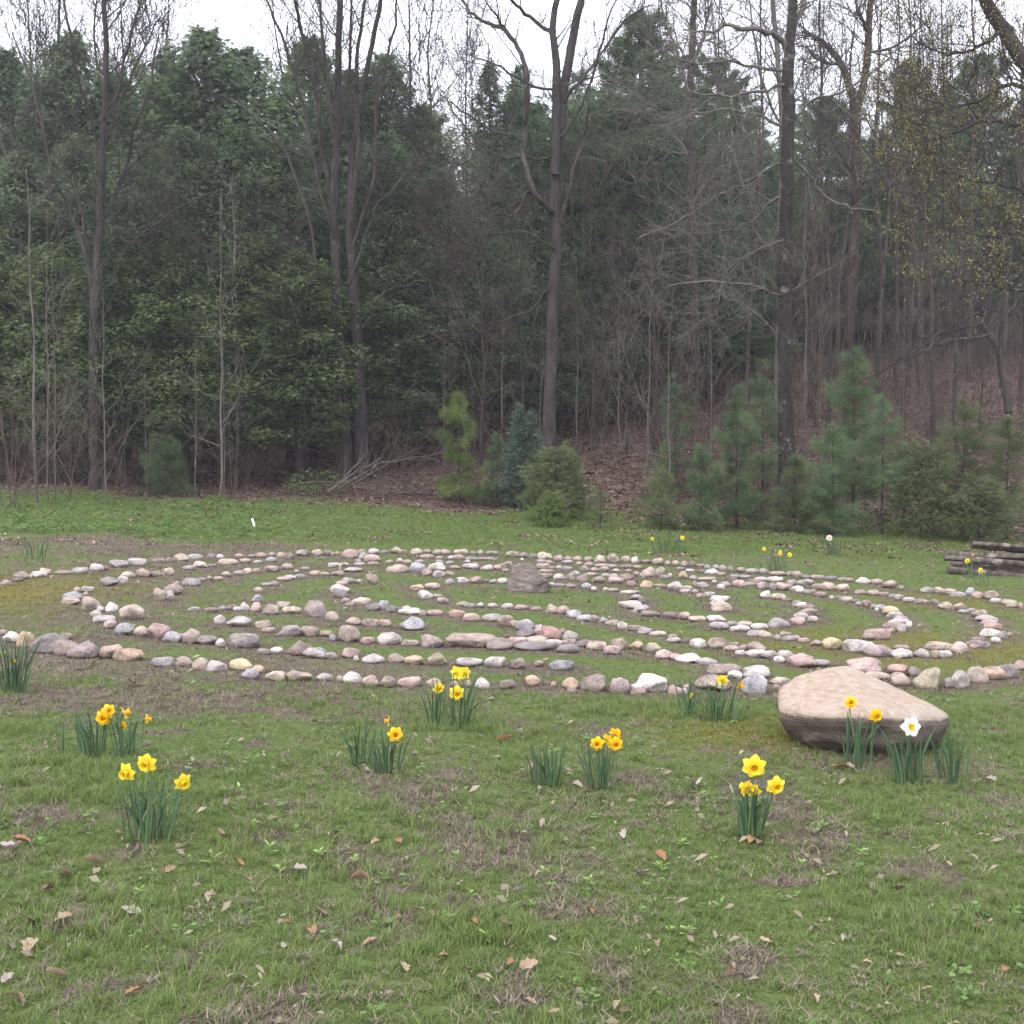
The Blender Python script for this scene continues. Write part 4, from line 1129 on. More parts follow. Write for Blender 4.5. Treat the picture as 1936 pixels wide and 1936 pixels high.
for k, (a_, b_, s_) in enumerate(sp_items):
    side, w_ = lab_s[k]
    same = sorted(sp_items[j][0] for j in range(len(sp_items)) if lab_s[j] == (side, w_))
    art = '' if w_.startswith(('three', 'four')) else 'the '
    lb = f"pale green sprout in the grass {side} {art}{w_}" if side != 'on' else f"pale green sprout on the {w_}"
    if len(same) > 1: lb += f", {ORD[same.index(a_)]} from left"
    r = np.random.default_rng(int(a_ + b_ * 5))
    p = on_ground(a_, b_)
    H = s_ * p[1] / F
    m = MB()
    for j in range(r.integers(6, 10)):
        a = j * 2.4 + r.normal(0, .3); hgt_ = H * r.uniform(.15, .8)
        el = r.uniform(.3, 1.2)
        d = np.array([math.cos(a) * math.cos(el), math.sin(a) * math.cos(el), math.sin(el)])
        s2 = np.array([-math.sin(a), math.cos(a), 0]); L = H * r.uniform(.4, .65); w = L * r.uniform(.16, .24)
        b0 = np.array([0, 0, hgt_ * .6])
        up = np.cross(d, s2) * -1
        rows = []
        for t, ww in ((0, .1), (.3, .8), (.6, 1), (.85, .55), (1, .02)):
            c_ = b0 + d * L * t + np.array([0, 0, -.25 * L * t * t])
            rows += [c_ - s2 * w * ww, c_ + np.array([0, 0, -w * .25 * ww]), c_ + s2 * w * ww]
        f4 = []
        for i in range(4):
            for s3 in (0, 1):
                q0 = i * 3 + s3; f4.append([q0, q0 + 1, q0 + 4, q0 + 3])
        m.add(rows, None, f4, r.uniform(.2, .9))
    m.tube([(0, 0, -.01), (0, 0, H * .35), (H * .03, 0, H * .6)], [.003, .0025, .0015], 5, .3)
    o = m.build('sprout', SPROUT)
    o.location = p
    tag(o, lb, 'sprout', 'pale green sprouts in the lawn')
# ------------------------------------------------------------------ trees
BARK_D = bark_mat('bark_dark', (.026, .021, .019), (.080, .066, .059))
BARK_B = bark_mat('bark_brown', (.020, .017, .016), (.064, .054, .050), (.11, .102, .094), .64)
BARK_P = bark_mat('bark_patched', (.014, .012, .011), (.046, .039, .036), (.17, .16, .148), .605, 14, .35)
BARK_G = bark_mat('bark_grey', (.070, .062, .054), (.16, .146, .128), (.21, .215, .175), .6)
BARK_T = bark_mat('twig_grey', (.080, .066, .060), (.165, .142, .13))
BARK_R = bark_mat('twig_reddish', (.070, .048, .040), (.160, .118, .102))
BARK_F = bark_mat('bark_reddish', (.024, .018, .016), (.078, .056, .049), (.13, .11, .10), .64)
BARK_U = bark_mat('dead_twigs', (.040, .026, .022), (.115, .078, .066))
CEDAR = leaf_mat('cedar_sprays', (.064, .100, .054), (.120, .175, .090), (.20, .26, .135), .45)
CEDAR_L = leaf_mat('yellowish_cedar_sprays', (.070, .108, .046), (.140, .195, .080), (.23, .295, .12), .45)  # lighter, yellower green for the low front row of cedars
PINEF = leaf_mat('pine_needles', (.055, .098, .048), (.105, .165, .075), (.17, .235, .11), .4)
YPINE = leaf_mat('young_pine_needles', (.072, .120, .058), (.125, .188, .088), (.185, .255, .125), .45)
LPINE = leaf_mat('yellow_pine_needles', (.088, .130, .040), (.148, .205, .060), (.215, .28, .090), .4)
SPRUCE = leaf_mat('blue_spruce_needles', (.046, .078, .055), (.082, .122, .086), (.125, .17, .125), .25)
OLIVEF = leaf_mat('olive_needles', (.085, .112, .048), (.140, .172, .075), (.20, .23, .11), .45)
BUDS = leaf_mat('opening_buds', (.13, .12, .035), (.22, .20, .06), (.33, .30, .10), .3)

def curve_pts(P, step=None, n=None):
    P = np.asarray(P, float)
    k = len(P)
    if k < 3: return P
    t = np.arange(k)
    n = n or (k - 1) * 4 + 1
    tt = np.linspace(0, k - 1, n)
    out = np.zeros((n, P.shape[1]))
    for j, x in enumerate(tt):
        i = min(int(x), k - 2); u = x - i
        p0 = P[max(i - 1, 0)]; p1 = P[i]; p2 = P[i + 1]; p3 = P[min(i + 2, k - 1)]
        out[j] = .5 * ((2 * p1) + (p2 - p0) * u + (2 * p0 - 5 * p1 + 4 * p2 - p3) * u * u + (3 * p1 - p0 - 3 * p2 + p3) * u ** 3)
    return out

def twig(m, r, start, d, L, r0, level, up=.12, spread=.75, kids=5, wig=.18, shade=None, buds=None, droop=0.0, minr=.004):
    """a branch with side branches, level by level"""
    n = 6 if level > 0 else 4
    pts = [np.asarray(start, float)]; d = np.asarray(d, float) / np.linalg.norm(d)
    dirs = [d]
    for i in range(n):
        d = d + r.normal(0, wig, 3) + np.array([0, 0, up - droop * (1 - i / n)])
        d /= np.linalg.norm(d)
        pts.append(pts[-1] + d * L / n); dirs.append(d)
    rad = np.maximum(r0 * (1 - .8 * np.linspace(0, 1, n + 1)), minr)
    sh = r.uniform(.3, .7) if shade is None else shade
    m.tube(pts, rad, 5 if r0 > .03 else 3, sh, cap=False)
    if level > 0:
        for j in range(kids):
            t = r.uniform(.25, 1.0); i = min(int(t * n), n - 1)
            p = pts[i] + (pts[i + 1] - pts[i]) * (t * n - i)
            dd = dirs[i]
            q = r.normal(size=3); q -= dd * (q @ dd); q /= np.linalg.norm(q) + 1e-9
            nd = dd * r.uniform(.55, .95) + q * spread
            twig(m, r, p, nd, L * r.uniform(.4, .65), rad[i] * .6, level - 1, up, spread, max(kids - 1, 3), wig * 1.05, shade, buds, droop * .5, minr)
    if buds is not None and level == 0:
        for p in pts[2:]:
            for _ in range(2):
                q = p + r.normal(0, .04, 3)
                a = r.normal(size=3); a /= np.linalg.norm(a); b_ = np.cross(a, r.normal(size=3)); b_ /= np.linalg.norm(b_) + 1e-9
                s_ = r.uniform(.012, .024)
                buds.add([q - a * s_, q + b_ * s_ * .6, q + a * s_, q - b_ * s_ * .6], None, [[0, 1, 2, 3]], r.uniform(0, 1))

def limb_px(base, Y, pts, jitter, r):
    """limb drawn through picture points, set in depth around Y"""
    out = []
    k = Y / F
    dy = 0.0
    for i, (x, y, w) in enumerate(pts):
        if i: dy += r.normal(0, jitter)
        p = at(x, y, Y + dy)
        out.append((*(p - base), w * k))
    return np.array(out)

TW, LW = .69, .62      # the traced widths were taken generously
def traced_tree(name, base_px, Y, trunks, limbs, bark, twig_bark, label, seed, cat='tree', group=None, n_twig=60, tw_len=(1.0, 2.4), tw_level=2, buds=False, jitter=.25, tw_from=.25, sides=12, up=.10, twr=.022, kids=5):
    r = np.random.default_rng(seed)
    base = stand(base_px, Y)
    root = empty(name, base)
    mt = MB(); mb2 = MB(); bud = MB() if buds else None
    paths = []
    for t in trunks:
        L = limb_px(base, Y, t, jitter * .3, r)
        L[:, 3] *= TW
        C = curve_pts(L)
        C[:, :2] += r.normal(0, .012, (len(C), 2))
        C[:, 3] = np.maximum(C[:, 3], .004)
        # root flare, foot set into the ground
        if t[0][2] > 6 and abs(C[0, 2]) < 1.2:
            foot = C[0].copy(); foot[2] = min(-.15, foot[2] - .15); foot[3] *= 1.35
            C = np.vstack([foot, C])
        mt.tube(C[:, :3], C[:, 3], sides)
        paths.append(C)
    for t in limbs:
        L = limb_px(base, Y, t, jitter, r)
        L[:, 3] *= LW
        C = curve_pts(L); C[:, :3] += r.normal(0, .02, (len(C), 3)); C[:, 3] = np.maximum(C[:, 3], .005)
        mb2.tube(C[:, :3], C[:, 3], 7)
        paths.append(C); 
    for _ in range(n_twig):
        C = paths[r.integers(len(paths))]
        a_ = int(len(C) * tw_from) if len(paths) and C is paths[0] else int(len(C) * .2)
        i = r.integers(max(a_, 1), len(C) - 1)
        dd = C[i + 1, :3] - C[i - 1, :3]; dd /= np.linalg.norm(dd) + 1e-9
        q = r.normal(size=3); q -= dd * (q @ dd); q /= np.linalg.norm(q)
        nd = dd * r.uniform(.3, .9) + q * r.uniform(.5, 1.0) + np.array([0, 0, .1])
        twig(mb2, r, C[i, :3], nd, r.uniform(*tw_len), min(C[i, 3] * .5, twr), tw_level, up=up, kids=kids, buds=bud)
    mt.build('trunk', bark, root)
    if mb2.n: mb2.build('branches', twig_bark, root)
    if buds: bud.build('buds', BUDS, root)
    tag(root, label, cat, group)
    return root

# --- conifers
SPRAY = []
def spray_template(r, n=9):
    """flat fan of scale-leaf twigs, unit length along +x"""
    v, f = [], []
    def q(a, b, w):
        a = np.array(a, float); b = np.array(b, float); d = b - a; s_ = np.array([-d[1], d[0], 0]); s_ = s_ / (np.linalg.norm(s_) + 1e-9) * w
        i = len(v); v.extend([a - s_ * .4, a + s_ * .4, (a * .35 + b * .65) + s_, b, (a * .35 + b * .65) - s_]); f.extend([[i, i + 1, i + 2], [i, i + 2, i + 4], [i + 4, i + 2, i + 3]])
    q((0, 0, 0), (1, 0, -.12), .05)
    for k in range(n):
        t = .12 + .8 * k / n
        s_ = 1 if k % 2 else -1
        L = .50 * (1 - t * .65)
        q((t, 0, -.12 * t * t), (t + L * .75, s_ * L * .75, -.12 * t - r.uniform(.02, .22) * L), .055)
    return np.array(v), np.array(f)
def tuft_template(r, n=16, w=.03):
    """a bottle-brush burst of long needles round +x"""
    v, f = [], []
    for k in range(n):
        a = r.uniform(0, 6.28); el = r.uniform(.25, 1.25)
        d = np.array([math.cos(el), math.sin(el) * math.cos(a), math.sin(el) * math.sin(a)])
        s_ = np.cross(d, r.normal(size=3)); s_ /= np.linalg.norm(s_) + 1e-9
        o_ = np.array([r.uniform(-.3, .25), 0, 0]); L = r.uniform(.7, 1.05)
        i = len(v); v.extend([o_ - s_ * w, o_ + s_ * w, o_ + d * L]); f.append([i, i + 1, i + 2])
    return np.array(v), np.array(f)
def brush_template(r, n=18, w=.04):
    """short needles all along a straight shoot of unit length"""
    v, f = [], []
    for k in range(n):
        t = r.uniform(0, 1); a = r.uniform(0, 6.28)
        d = np.array([.75, .65 * math.cos(a), .65 * math.sin(a)])
        s_ = np.cross(d, r.normal(size=3)); s_ /= np.linalg.norm(s_) + 1e-9
        o_ = np.array([t, 0, 0]); L = .26
        i = len(v); v.extend([o_ - s_ * w, o_ + s_ * w, o_ + d * L]); f.append([i, i + 1, i + 2])
    return np.array(v), np.array(f)
tr_ = np.random.default_rng(77)
SPRAYS = [spray_template(tr_) for _ in range(5)]
TUFTS = [tuft_template(tr_, 16, .045) for _ in range(5)]
TUFTS_THIN = [tuft_template(tr_, 26, .012) for _ in range(5)]
BRUSH = [brush_template(tr_) for _ in range(5)]

def place(m, tmpl, P, X, Zr, S, sh):
    """set the template at points P, its x axis along X, its flat side towards Zr, size S"""
    v, f = tmpl
    X = X / (np.linalg.norm(X, axis=1, keepdims=True) + 1e-9)
    Yv = np.cross(Zr, X); Yv /= np.linalg.norm(Yv, axis=1, keepdims=True) + 1e-9
    Z = np.cross(X, Yv)
    W = P[:, None] + S[:, None, None] * (v[None, :, 0:1] * X[:, None] + v[None, :, 1:2] * Yv[:, None] + v[None, :, 2:3] * Z[:, None])
    n, k = len(P), len(v)
    ff = (f[None] + (np.arange(n) * k)[:, None, None]).reshape(-1, 3)
    m.add(W.reshape(-1, 3), ff, None, np.repeat(sh, k))

def conifer(kind, seed, H, Rm, z0, nb, per, size, prof, mat, bark, trunk_r, droop=.15, tmpl=None, whorl=0, wj=.12, clumpy=.5, el0=.1, shadevar=.22, lean=0):
    """trunk + crown meshes of one conifer; prof(t) gives the crown's half width at height fraction t of the crown"""
    r = np.random.default_rng(seed)
    mt, mc = MB(), MB()
    zs = np.linspace(-.3, H * .985, 9)
    wob = np.cumsum(r.normal(0, .03, (9, 2)), axis=0) * H / 10
    wob[:, 0] += lean * zs
    tp = np.column_stack([wob, zs])
    mt.tube(tp, np.maximum(trunk_r * (1 - zs / H * .95), .01), 8)
    Ps, Xs, Zs, Ss, Hs = [], [], [], [], []
    ph = 0
    blobs = r.uniform(0, 1, 400)
    for b_ in range(nb):
        if whorl:
            lev = b_ // whorl; nl = max(nb // whorl, 1)
            t = (lev + r.uniform(-wj, wj)) / nl
            t = min(max(t, 0), 1)
            ph = (b_ % whorl) * 2 * math.pi / whorl + lev * 1.1 + r.normal(0, .25)
        else:
            t = (b_ + r.uniform(0, 1)) / nb; t = t ** .9
            ph += 2.39996 + r.normal(0, .2)
        z = z0 + (H - z0) * t
        L = Rm * prof(t) * r.uniform(.65, 1.15) * (1 - clumpy * .5 + clumpy * r.random())
        if L < .08: L = .08
        el = el0 + .9 * t ** 2 + r.normal(0, .1)
        n = 7
        s_ = np.linspace(0, 1, n)
        x = L * s_ * math.cos(el)
        zz = L * (math.sin(el) * s_ - droop * s_ ** 1.5 + droop * .55 * s_ ** 4)
        ca_, sa_ = math.cos(ph), math.sin(ph)
        bx = np.interp(z, zs, wob[:, 0]); by = np.interp(z, zs, wob[:, 1])
        pts = np.stack([bx + ca_ * x, by + sa_ * x, z + zz], -1)
        mt.tube(pts, np.maximum(.05 * L * .35 * (1 - s_ * .9), .004), 4, cap=False)
        k = max(int(per * (L / Rm + .15)), 3)
        u = r.uniform(.12, 1, k) ** .75
        c_ = np.stack([np.interp(u, s_, pts[:, j]) for j in range(3)], -1)
        tang = np.array([ca_, sa_, -.1])
        side = np.array([-sa_, ca_, 0])
        wid = L * .42 * np.sin(np.clip(u * 1.05, 0, 1) * math.pi * .86 + .2)
        off = r.uniform(-1, 1, k)
        c_ = c_ + side * (off * wid)[:, None] + np.array([0, 0, 1]) * (r.normal(0, .05 * L + .03, k) - np.abs(off) * wid * .25)[:, None]
        X = tang[None] * r.uniform(.4, 1, (k, 1)) + side[None] * (off * .9 + r.normal(0, .35, k))[:, None] + np.array([0, 0, 1]) * r.normal(-.12 if kind == 'cedar' else .15, .3, (k, 1))
        Zr = np.array([0, 0, 1.0]) + r.normal(0, .35, (k, 3))
        Ps.append(c_); Xs.append(X); Zs.append(Zr); Ss.append(size * r.uniform(.65, 1.25, k))
        Hs.append(np.clip(.38 + r.normal(0, shadevar) + r.normal(0, .09, k) + .22 * u, 0, 1))
    P, X, Z, S, Hh = map(np.concatenate, (Ps, Xs, Zs, Ss, Hs))
    w = r.integers(0, len(tmpl), len(P))
    for j, tm in enumerate(tmpl):
        q = w == j
        if q.any(): place(mc, tm, P[q], X[q], Z[q], S[q], Hh[q])
    return mt.mesh('conifer_trunk', bark), mc.mesh('conifer_crown', mat)

def tree_obj(name, meshes, loc, label, cat='tree', group=None, rz=0, s=1.0, parts=('trunk', 'crown'), sz=None):
    root = empty(name, loc, rz, s)
    if sz: root.scale = (s, s, sz)
    for pn, me in zip(parts, meshes):
        o = bpy.data.objects.new(pn, me); col.objects.link(o); o.parent = root
    return tag(root, label, cat, group)

p_cedar = lambda t: (min(1, .72 + t * 1.2) if t < .25 else 1.0 * (1 - ((t - .25) / .75) ** 2.7)) + .06
p_pine = lambda t: (.55 + .45 * math.sin(min(t * 3.3, 1.57))) * (1 - t ** 2.2) + .08
p_cone = lambda t: (1 - t) ** .85 + .03
CED = [conifer('cedar', 500 + k, 10.0, 2.15, 1.7, 240, 170, .135, p_cedar, CEDAR, BARK_B, .16, .18, SPRAYS, shadevar=.30, clumpy=.75) for k in range(4)]
HEM = [conifer('cedar', 520 + k, 10.0, 2.6, 1.0, 190, 150, .135, lambda t: (1 - t) ** .75 + .05, CEDAR, BARK_B, .15, .12, SPRAYS, shadevar=.26) for k in range(2)]
PIN = [conifer('pine', 540 + k, 18.0, 4.3, 4.0, 68, 105, .40, p_pine, PINEF, BARK_D, .22, .05, TUFTS, whorl=4, clumpy=.9, el0=.10) for k in range(4)]

def spot(px, top, Y, h0):
    p = stand(px, Y); H = EYE + (HOR - top) / F * Y - p[2]
    return p, H / h0
n_c = 0
cedar_list = [  # px, top, Y, what sets it apart
    (-90, 210, 33.5, 'half out of sight at the left edge'), (22, 112, 34.5, 'leftmost tall one, beside a grey trunk'), (96, 160, 35.0, 'low gap between two tall crowns'), (152, 84, 34.0, 'tall pointed crown under bare forked boughs'),
    (238, 165, 35.0, 'dip in the skyline between two crowns'), (322, 118, 34.6, 'left shoulder of the broadest crown'), (398, 72, 33.0, 'broadest and highest dark crown left of the many stemmed tree'),
    (472, 112, 34.4, 'right shoulder of the broadest crown'), (590, 92, 36.0, 'tall narrow crown behind the many stemmed tree'), (668, 150, 35.2, 'dark crown seen through the ascending boughs'), (735, 120, 35.0, 'pointed crown right of the many stemmed tree'),
    (800, 215, 35.5, 'lower crown left of the leaning bare bough'),
    (45, 300, 31.5, 'mid height one behind the two pale saplings'), (160, 270, 31.8, 'in the second rank behind a brown trunk'), (268, 300, 31.5, 'in the second rank below the skyline dip'), (352, 255, 31.2, 'in front of the broadest crown, left side'),
    (450, 250, 31.2, 'in front of the broadest crown, right side'), (548, 275, 31.8, 'close left of the many stemmed tree'), (735, 270, 32.2, 'close right of the many stemmed tree'), (830, 330, 32.4, 'low dark one left of the forked tree'),
    (-20, 430, 30.2, 'low one with light tips at the left edge'), (105, 470, 30.0, 'low one with drooping boughs behind thin saplings'), (228, 455, 29.9, 'low one over the yellow green bough'), (345, 440, 29.9, 'low one over the dark hollow'),
    (470, 450, 29.8, 'low one behind the twin grey saplings'), (570, 480, 29.9, 'low bright green one left of the paired trunks'), (770, 460, 31.0, 'pale bluish one right of the paired trunks'), (875, 440, 32.0, 'low one behind brown twigs')]
for k, (px, top_, Y, w_) in enumerate(cedar_list):
    src = CED[k % 4]
    p, s = spot(px, top_, Y, 10.0)
    if Y < 31: src = (CED + HEM)[(k * 3) % 6]
    wd = float(np.clip(s, .75, 1.05)) * (1.18 if k == 6 else 1)
    ct = tree_obj('cedar_tree', src, p, 'dark green cedar, ' + w_, 'tree', 'dark cedars along the wood edge', rz=k * 1.7, s=wd, sz=s)
    if Y < 31:
        for ch in ct.children:
            if ch.name.startswith('crown'):
                ch.material_slots[0].link = 'OBJECT'; ch.material_slots[0].material = CEDAR_L
hem_list = [(925, 138, 38, 'slim pale green pine top left of the forked tree'), (982, 142, 38.5, 'slim pine top just left of the forked trunk'), (958, 330, 33.5, 'dark hemlock behind the thin bough of the forked tree'), (1020, 210, 37, 'dull green hemlock behind the forked trunk'),
            (1110, 420, 35, 'brownish green hemlock right of the forked trunk'), (1195, 360, 37, 'hemlock filling the gap right of the fork'), (1265, 430, 39, 'hemlock left of the slim grey trunk'), (1060, 520, 33, 'low hemlock at the foot of the forked tree'),
            (1160, 560, 34.5, 'low olive hemlock beside the leafy path'), (925, 520, 32.5, 'low hemlock over the brown brush bank')]
for k, (px, top_, Y, w_) in enumerate(hem_list):
    p, s = spot(px, top_, Y, 10.0)
    tree_obj('hemlock_tree', HEM[k % 2], p, w_, 'tree', 'evergreens behind the forked tree', rz=k * 2.1 + .5, s=float(np.clip(s, .6, .85)), sz=s)
pine_list = [(1195, 40, 36.96, 'broad tall pine against the sky right of the forked tree'), (1150, 190, 39.48, 'lower pine below the broad tall one'), (1262, 150, 43.68, 'pine crown behind the slim grey trunk'), (1345, 120, 42, 'pine right of the slim grey trunk'), (1405, 240, 45.36, 'pine with layered boughs left of the patched trunk'),
             (1560, 190, 47.04, 'pine between patched trunk and forked reddish trunk'), (1660, 330, 48.72, 'low far pine right of the forked reddish trunk'), (1700, 130, 43.68, 'tall pine with flat boughs behind thin trunks'), (1775, 200, 48.72, 'pine with gaps of sky between its boughs'),
             (1850, 110, 46.2, 'tall pine behind the yellow budding boughs'), (1935, 170, 45.36, 'pine cut off by the right edge'), (1475, 330, 50.4, 'far pine directly behind the patched trunk'), (1235, 420, 38.64, 'dark low pine over the hillside'), (1340, 520, 36.96, 'small dark pine on the hillside')]
for k, (px, top_, Y, w_) in enumerate(pine_list):
    p, s = spot(px, top_, Y, 18.0)
    tree_obj('pine_tree', PIN[k % 4], p, w_, 'tree', 'tall pines on the hillside', rz=k * 1.3, s=float(np.clip(s * 1.15, .6, 1.1)) * (1.25 if k == 0 else 1), sz=s)

# --- young evergreens along the edge of the lawn
def young(name, px, base, top_, wpx, mat, label, seed, tm, per=40, nb=60, size=.13, whorl=5, z0=.10, prof=None, clumpy=.6, bark=BARK_D, Y=None, droop=.03, el0=.2):
    p = on_ground(px, base) if Y is None else stand(px, Y)
    k = p[1] / F
    H = EYE + (HOR - top_) * k - p[2]
    if tm is TUFTS_THIN: per, nb, size = int(per * .55), int(nb * .62), size * 1.2
    if tm is BRUSH and mat is OLIVEF: per, nb = int(per * .38), int(nb * .66)
    me = conifer('y', seed, H, wpx * k / 2, H * z0, nb, per, size, prof or p_cone, mat, bark, max(.012 * H, .015), droop, tm, whorl=whorl, wj=.4, clumpy=clumpy, el0=el0)
    return tree_obj(name, me, p, label, 'young tree', 'young evergreens at the edge of the lawn', rz=seed)
soft = lambda t: (.75 + .25 * math.sin(t * 11 + 1)) * (1 - t) ** .5 + .05
bush = lambda t: math.sqrt(max(1 - (t * 1.02 - .28) ** 2 / .6, .02))
young('young_pine', 318, 938, 838, 96, YPINE, 'small round green pine in the dark hollow under the cedars', 1, TUFTS_THIN, 60, 40, .13, prof=bush)
young('young_pine', 868, 952, 752, 135, LPINE, 'bright yellow green young pine, the one beside the blue spruce', 2, TUFTS_THIN, 60, 55, .15, prof=soft, clumpy=.8)
young('young_pine', 940, 958, 830, 100, YPINE, 'dull green young pine squeezed between yellow green one and blue spruce', 3, TUFTS_THIN, 40, 40, .14, prof=soft)
young('blue_spruce', 988, 960, 776, 92, SPRUCE, 'small blue spruce at the wood edge left of the leafy path', 4, BRUSH, 42, 62, .20, whorl=6, prof=p_cone, droop=.1, el0=.1)
young('young_hemlock', 1052, 985, 862, 118, OLIVEF, 'bushy olive green hemlock right of the blue spruce', 5, BRUSH, 90, 70, .20, whorl=0, prof=bush, droop=.1)
young('young_hemlock', 1042, 996, 940, 62, LPINE, 'tiny yellow green hemlock at the very edge of the grass', 6, BRUSH, 40, 30, .15, whorl=0, prof=p_cone)
young('young_hemlock', 1135, 1000, 930, 50, OLIVEF, 'tiny dull green hemlock beside the leafy path', 7, BRUSH, 30, 30, .14, whorl=0)
young('young_pine', 1275, 985, 715, 130, PINEF, 'thin greyish pine behind the leafless saplings left of the pine thicket', 8, TUFTS_THIN, 30, 50, .16, prof=soft, clumpy=.9, Y=27)
young('young_pine', 1250, 1002, 900, 90, OLIVEF, 'low olive pine at the left end of the pine thicket', 9, TUFTS_THIN, 40, 35, .13, prof=bush)
young('young_pine', 1325, 1004, 850, 96, YPINE, 'bright green young pine on the left of the pine thicket', 10, TUFTS_THIN, 55, 45, .14, prof=soft)
young('young_pine', 1392, 1000, 742, 120, YPINE, 'dense green young pine in front of the patched trunk', 11, TUFTS_THIN, 60, 60, .15, prof=soft, clumpy=.7)
young('young_pine', 1440, 1006, 690, 130, YPINE, 'tall slim young pine close left of the patched trunk', 12, TUFTS_THIN, 45, 60, .16, prof=soft, clumpy=.8, Y=25.5)
young('young_pine', 1500, 1008, 880, 80, OLIVEF, 'small dark young pine at the foot of the patched trunk', 13, TUFTS_THIN, 45, 40, .13, prof=bush)
young('young_pine', 1572, 1012, 800, 130, YPINE, 'young pine left of the tallest one in the thicket', 14, TUFTS_THIN, 50, 50, .15, prof=soft, clumpy=.7)
young('young_pine', 1612, 1010, 668, 190, YPINE, 'tallest and broadest young pine with soft light green tufts', 15, TUFTS_THIN, 60, 75, .17, prof=soft, clumpy=.8, z0=.2, Y=24.2)
young('young_pine', 1668, 1012, 760, 120, YPINE, 'young pine with a bare dark stem right of the tallest one', 16, TUFTS_THIN, 40, 45, .15, prof=soft, clumpy=.8, z0=.35)
young('young_pine', 1545, 1010, 930, 110, OLIVEF, 'knee high olive pine under the thicket', 17, TUFTS_THIN, 50, 35, .12, prof=bush)
young('young_hemlock', 1740, 1016, 860, 150, OLIVEF, 'spreading dark young hemlock left of the log stack', 18, BRUSH, 90, 70, .20, whorl=0, prof=bush, droop=.12)
young('young_pine', 1820, 1012, 760, 170, OLIVEF, 'grey green young pine behind the log stack', 19, TUFTS_THIN, 50, 60, .16, prof=soft, clumpy=.8, Y=23.6)
young('young_pine', 1905, 1012, 800, 150, OLIVEF, 'loose young pine behind the right end of the log stack', 20, TUFTS_THIN, 45, 55, .16, prof=soft, clumpy=.8, Y=23.2)
young('young_hemlock', 1852, 1026, 920, 120, OLIVEF, 'low hemlock with drooping twigs just over the logs', 21, BRUSH, 80, 50, .18, whorl=0, prof=bush, droop=.15)

# --- bare trees, traced
traced_tree('bare_tree', 670, 29.6,
    [[(655, 884, 19), (650, 790, 16), (645, 680, 14), (636, 520, 13), (632, 380, 12), (640, 240, 10), (640, 100, 9), (644, 0, 8), (648, -140, 5), (650, -260, 2)],
     [(684, 884, 21), (682, 780, 17), (676, 650, 16), (668, 520, 15), (662, 400, 13), (668, 280, 9), (690, 150, 7), (716, 20, 6), (735, -120, 4), (745, -240, 2)]],
    [[(636, 420, 9), (612, 300, 8), (602, 200, 7), (578, 90, 6), (556, 0, 5), (530, -120, 3)],
     [(640, 470, 6), (604, 360, 5), (585, 250, 5), (556, 140, 4), (520, 40, 4), (490, -40, 2)],
     [(645, 330, 7), (622, 200, 6), (612, 90, 5), (600, -20, 4), (590, -120, 2)],
     [(640, 600, 5), (600, 520, 5), (590, 440, 5), (540, 290, 4), (480, 220, 3), (420, 180, 2)],
     [(664, 420, 8), (676, 260, 7), (672, 120, 6), (690, -10, 5), (700, -120, 2)],
     [(660, 480, 6), (705, 330, 5), (712, 200, 5), (740, 80, 4), (756, -40, 3)],
     [(660, 540, 5), (690, 450, 4), (720, 380, 4), (780, 320, 3), (820, 290, 2)],
     [(648, 260, 6), (660, 140, 5), (664, 20, 4), (668, -100, 2)],
     [(648, 700, 4), (600, 660, 4), (565, 620, 3), (545, 560, 3), (500, 500, 2)],
     [(672, 640, 5), (720, 560, 4), (760, 540, 3), (810, 530, 2)]],
    BARK_B, BARK_D, 'many stemmed bare tree with two paired trunks in front of the cedars', 31, n_twig=120, tw_len=(.8, 2.2), kids=5)
traced_tree('bare_tree', 1040, 28.5,
    [[(1036, 862, 20), (1042, 700, 17), (1046, 560, 16), (1050, 420, 17), (1052, 320, 17), (1062, 200, 14), (1078, 100, 12), (1092, 30, 11), (1110, -60, 8), (1120, -180, 5), (1130, -300, 2)],
     [(1050, 330, 12), (1052, 220, 12), (1052, 120, 11), (1046, 40, 9), (1062, -60, 7), (1066, -180, 4), (1068, -280, 2)]],
    [[(1044, 400, 10), (1012, 366, 9), (990, 300, 8), (992, 230, 9), (996, 150, 8), (980, 90, 7), (952, 55, 7), (925, 45, 6), (895, 28, 5), (872, -10, 4), (850, -80, 2)],
     [(1048, 60, 7), (1010, 40, 6), (975, 8, 5), (950, -20, 4), (920, -60, 2)],
     [(950, 52, 4), (930, 20, 3), (900, -30, 2)],
     [(1006, 364, 5), (990, 370, 5), (975, 410, 4), (972, 430, 3)],
     [(1070, 190, 6), (1100, 150, 5), (1130, 110, 4), (1180, 40, 3), (1230, 10, 2)],
     [(1062, 260, 5), (1100, 200, 4), (1128, 120, 4), (1150, 40, 3), (1180, -40, 2)],
     [(990, 260, 4), (940, 250, 4), (890, 220, 3), (845, 190, 2)],
     [(1046, 170, 4), (1000, 160, 4), (930, 120, 3), (900, 110, 2)],
     [(1040, 300, 4), (990, 300, 4), (930, 290, 4), (880, 240, 3), (840, 180, 2)],
     [(1060, 420, 5), (1085, 320, 5), (1105, 260, 4), (1112, 200, 3)],
     [(1048, 470, 4), (1000, 440, 3), (940, 440, 3), (900, 445, 2)],
     [(1040, 540, 4), (1010, 580, 3), (970, 600, 3), (925, 612, 2)]],
    BARK_B, BARK_D, 'big forked bare tree in the middle with a crooked side bough on its left', 32, n_twig=110, tw_len=(.8, 2.0), jitter=.3)
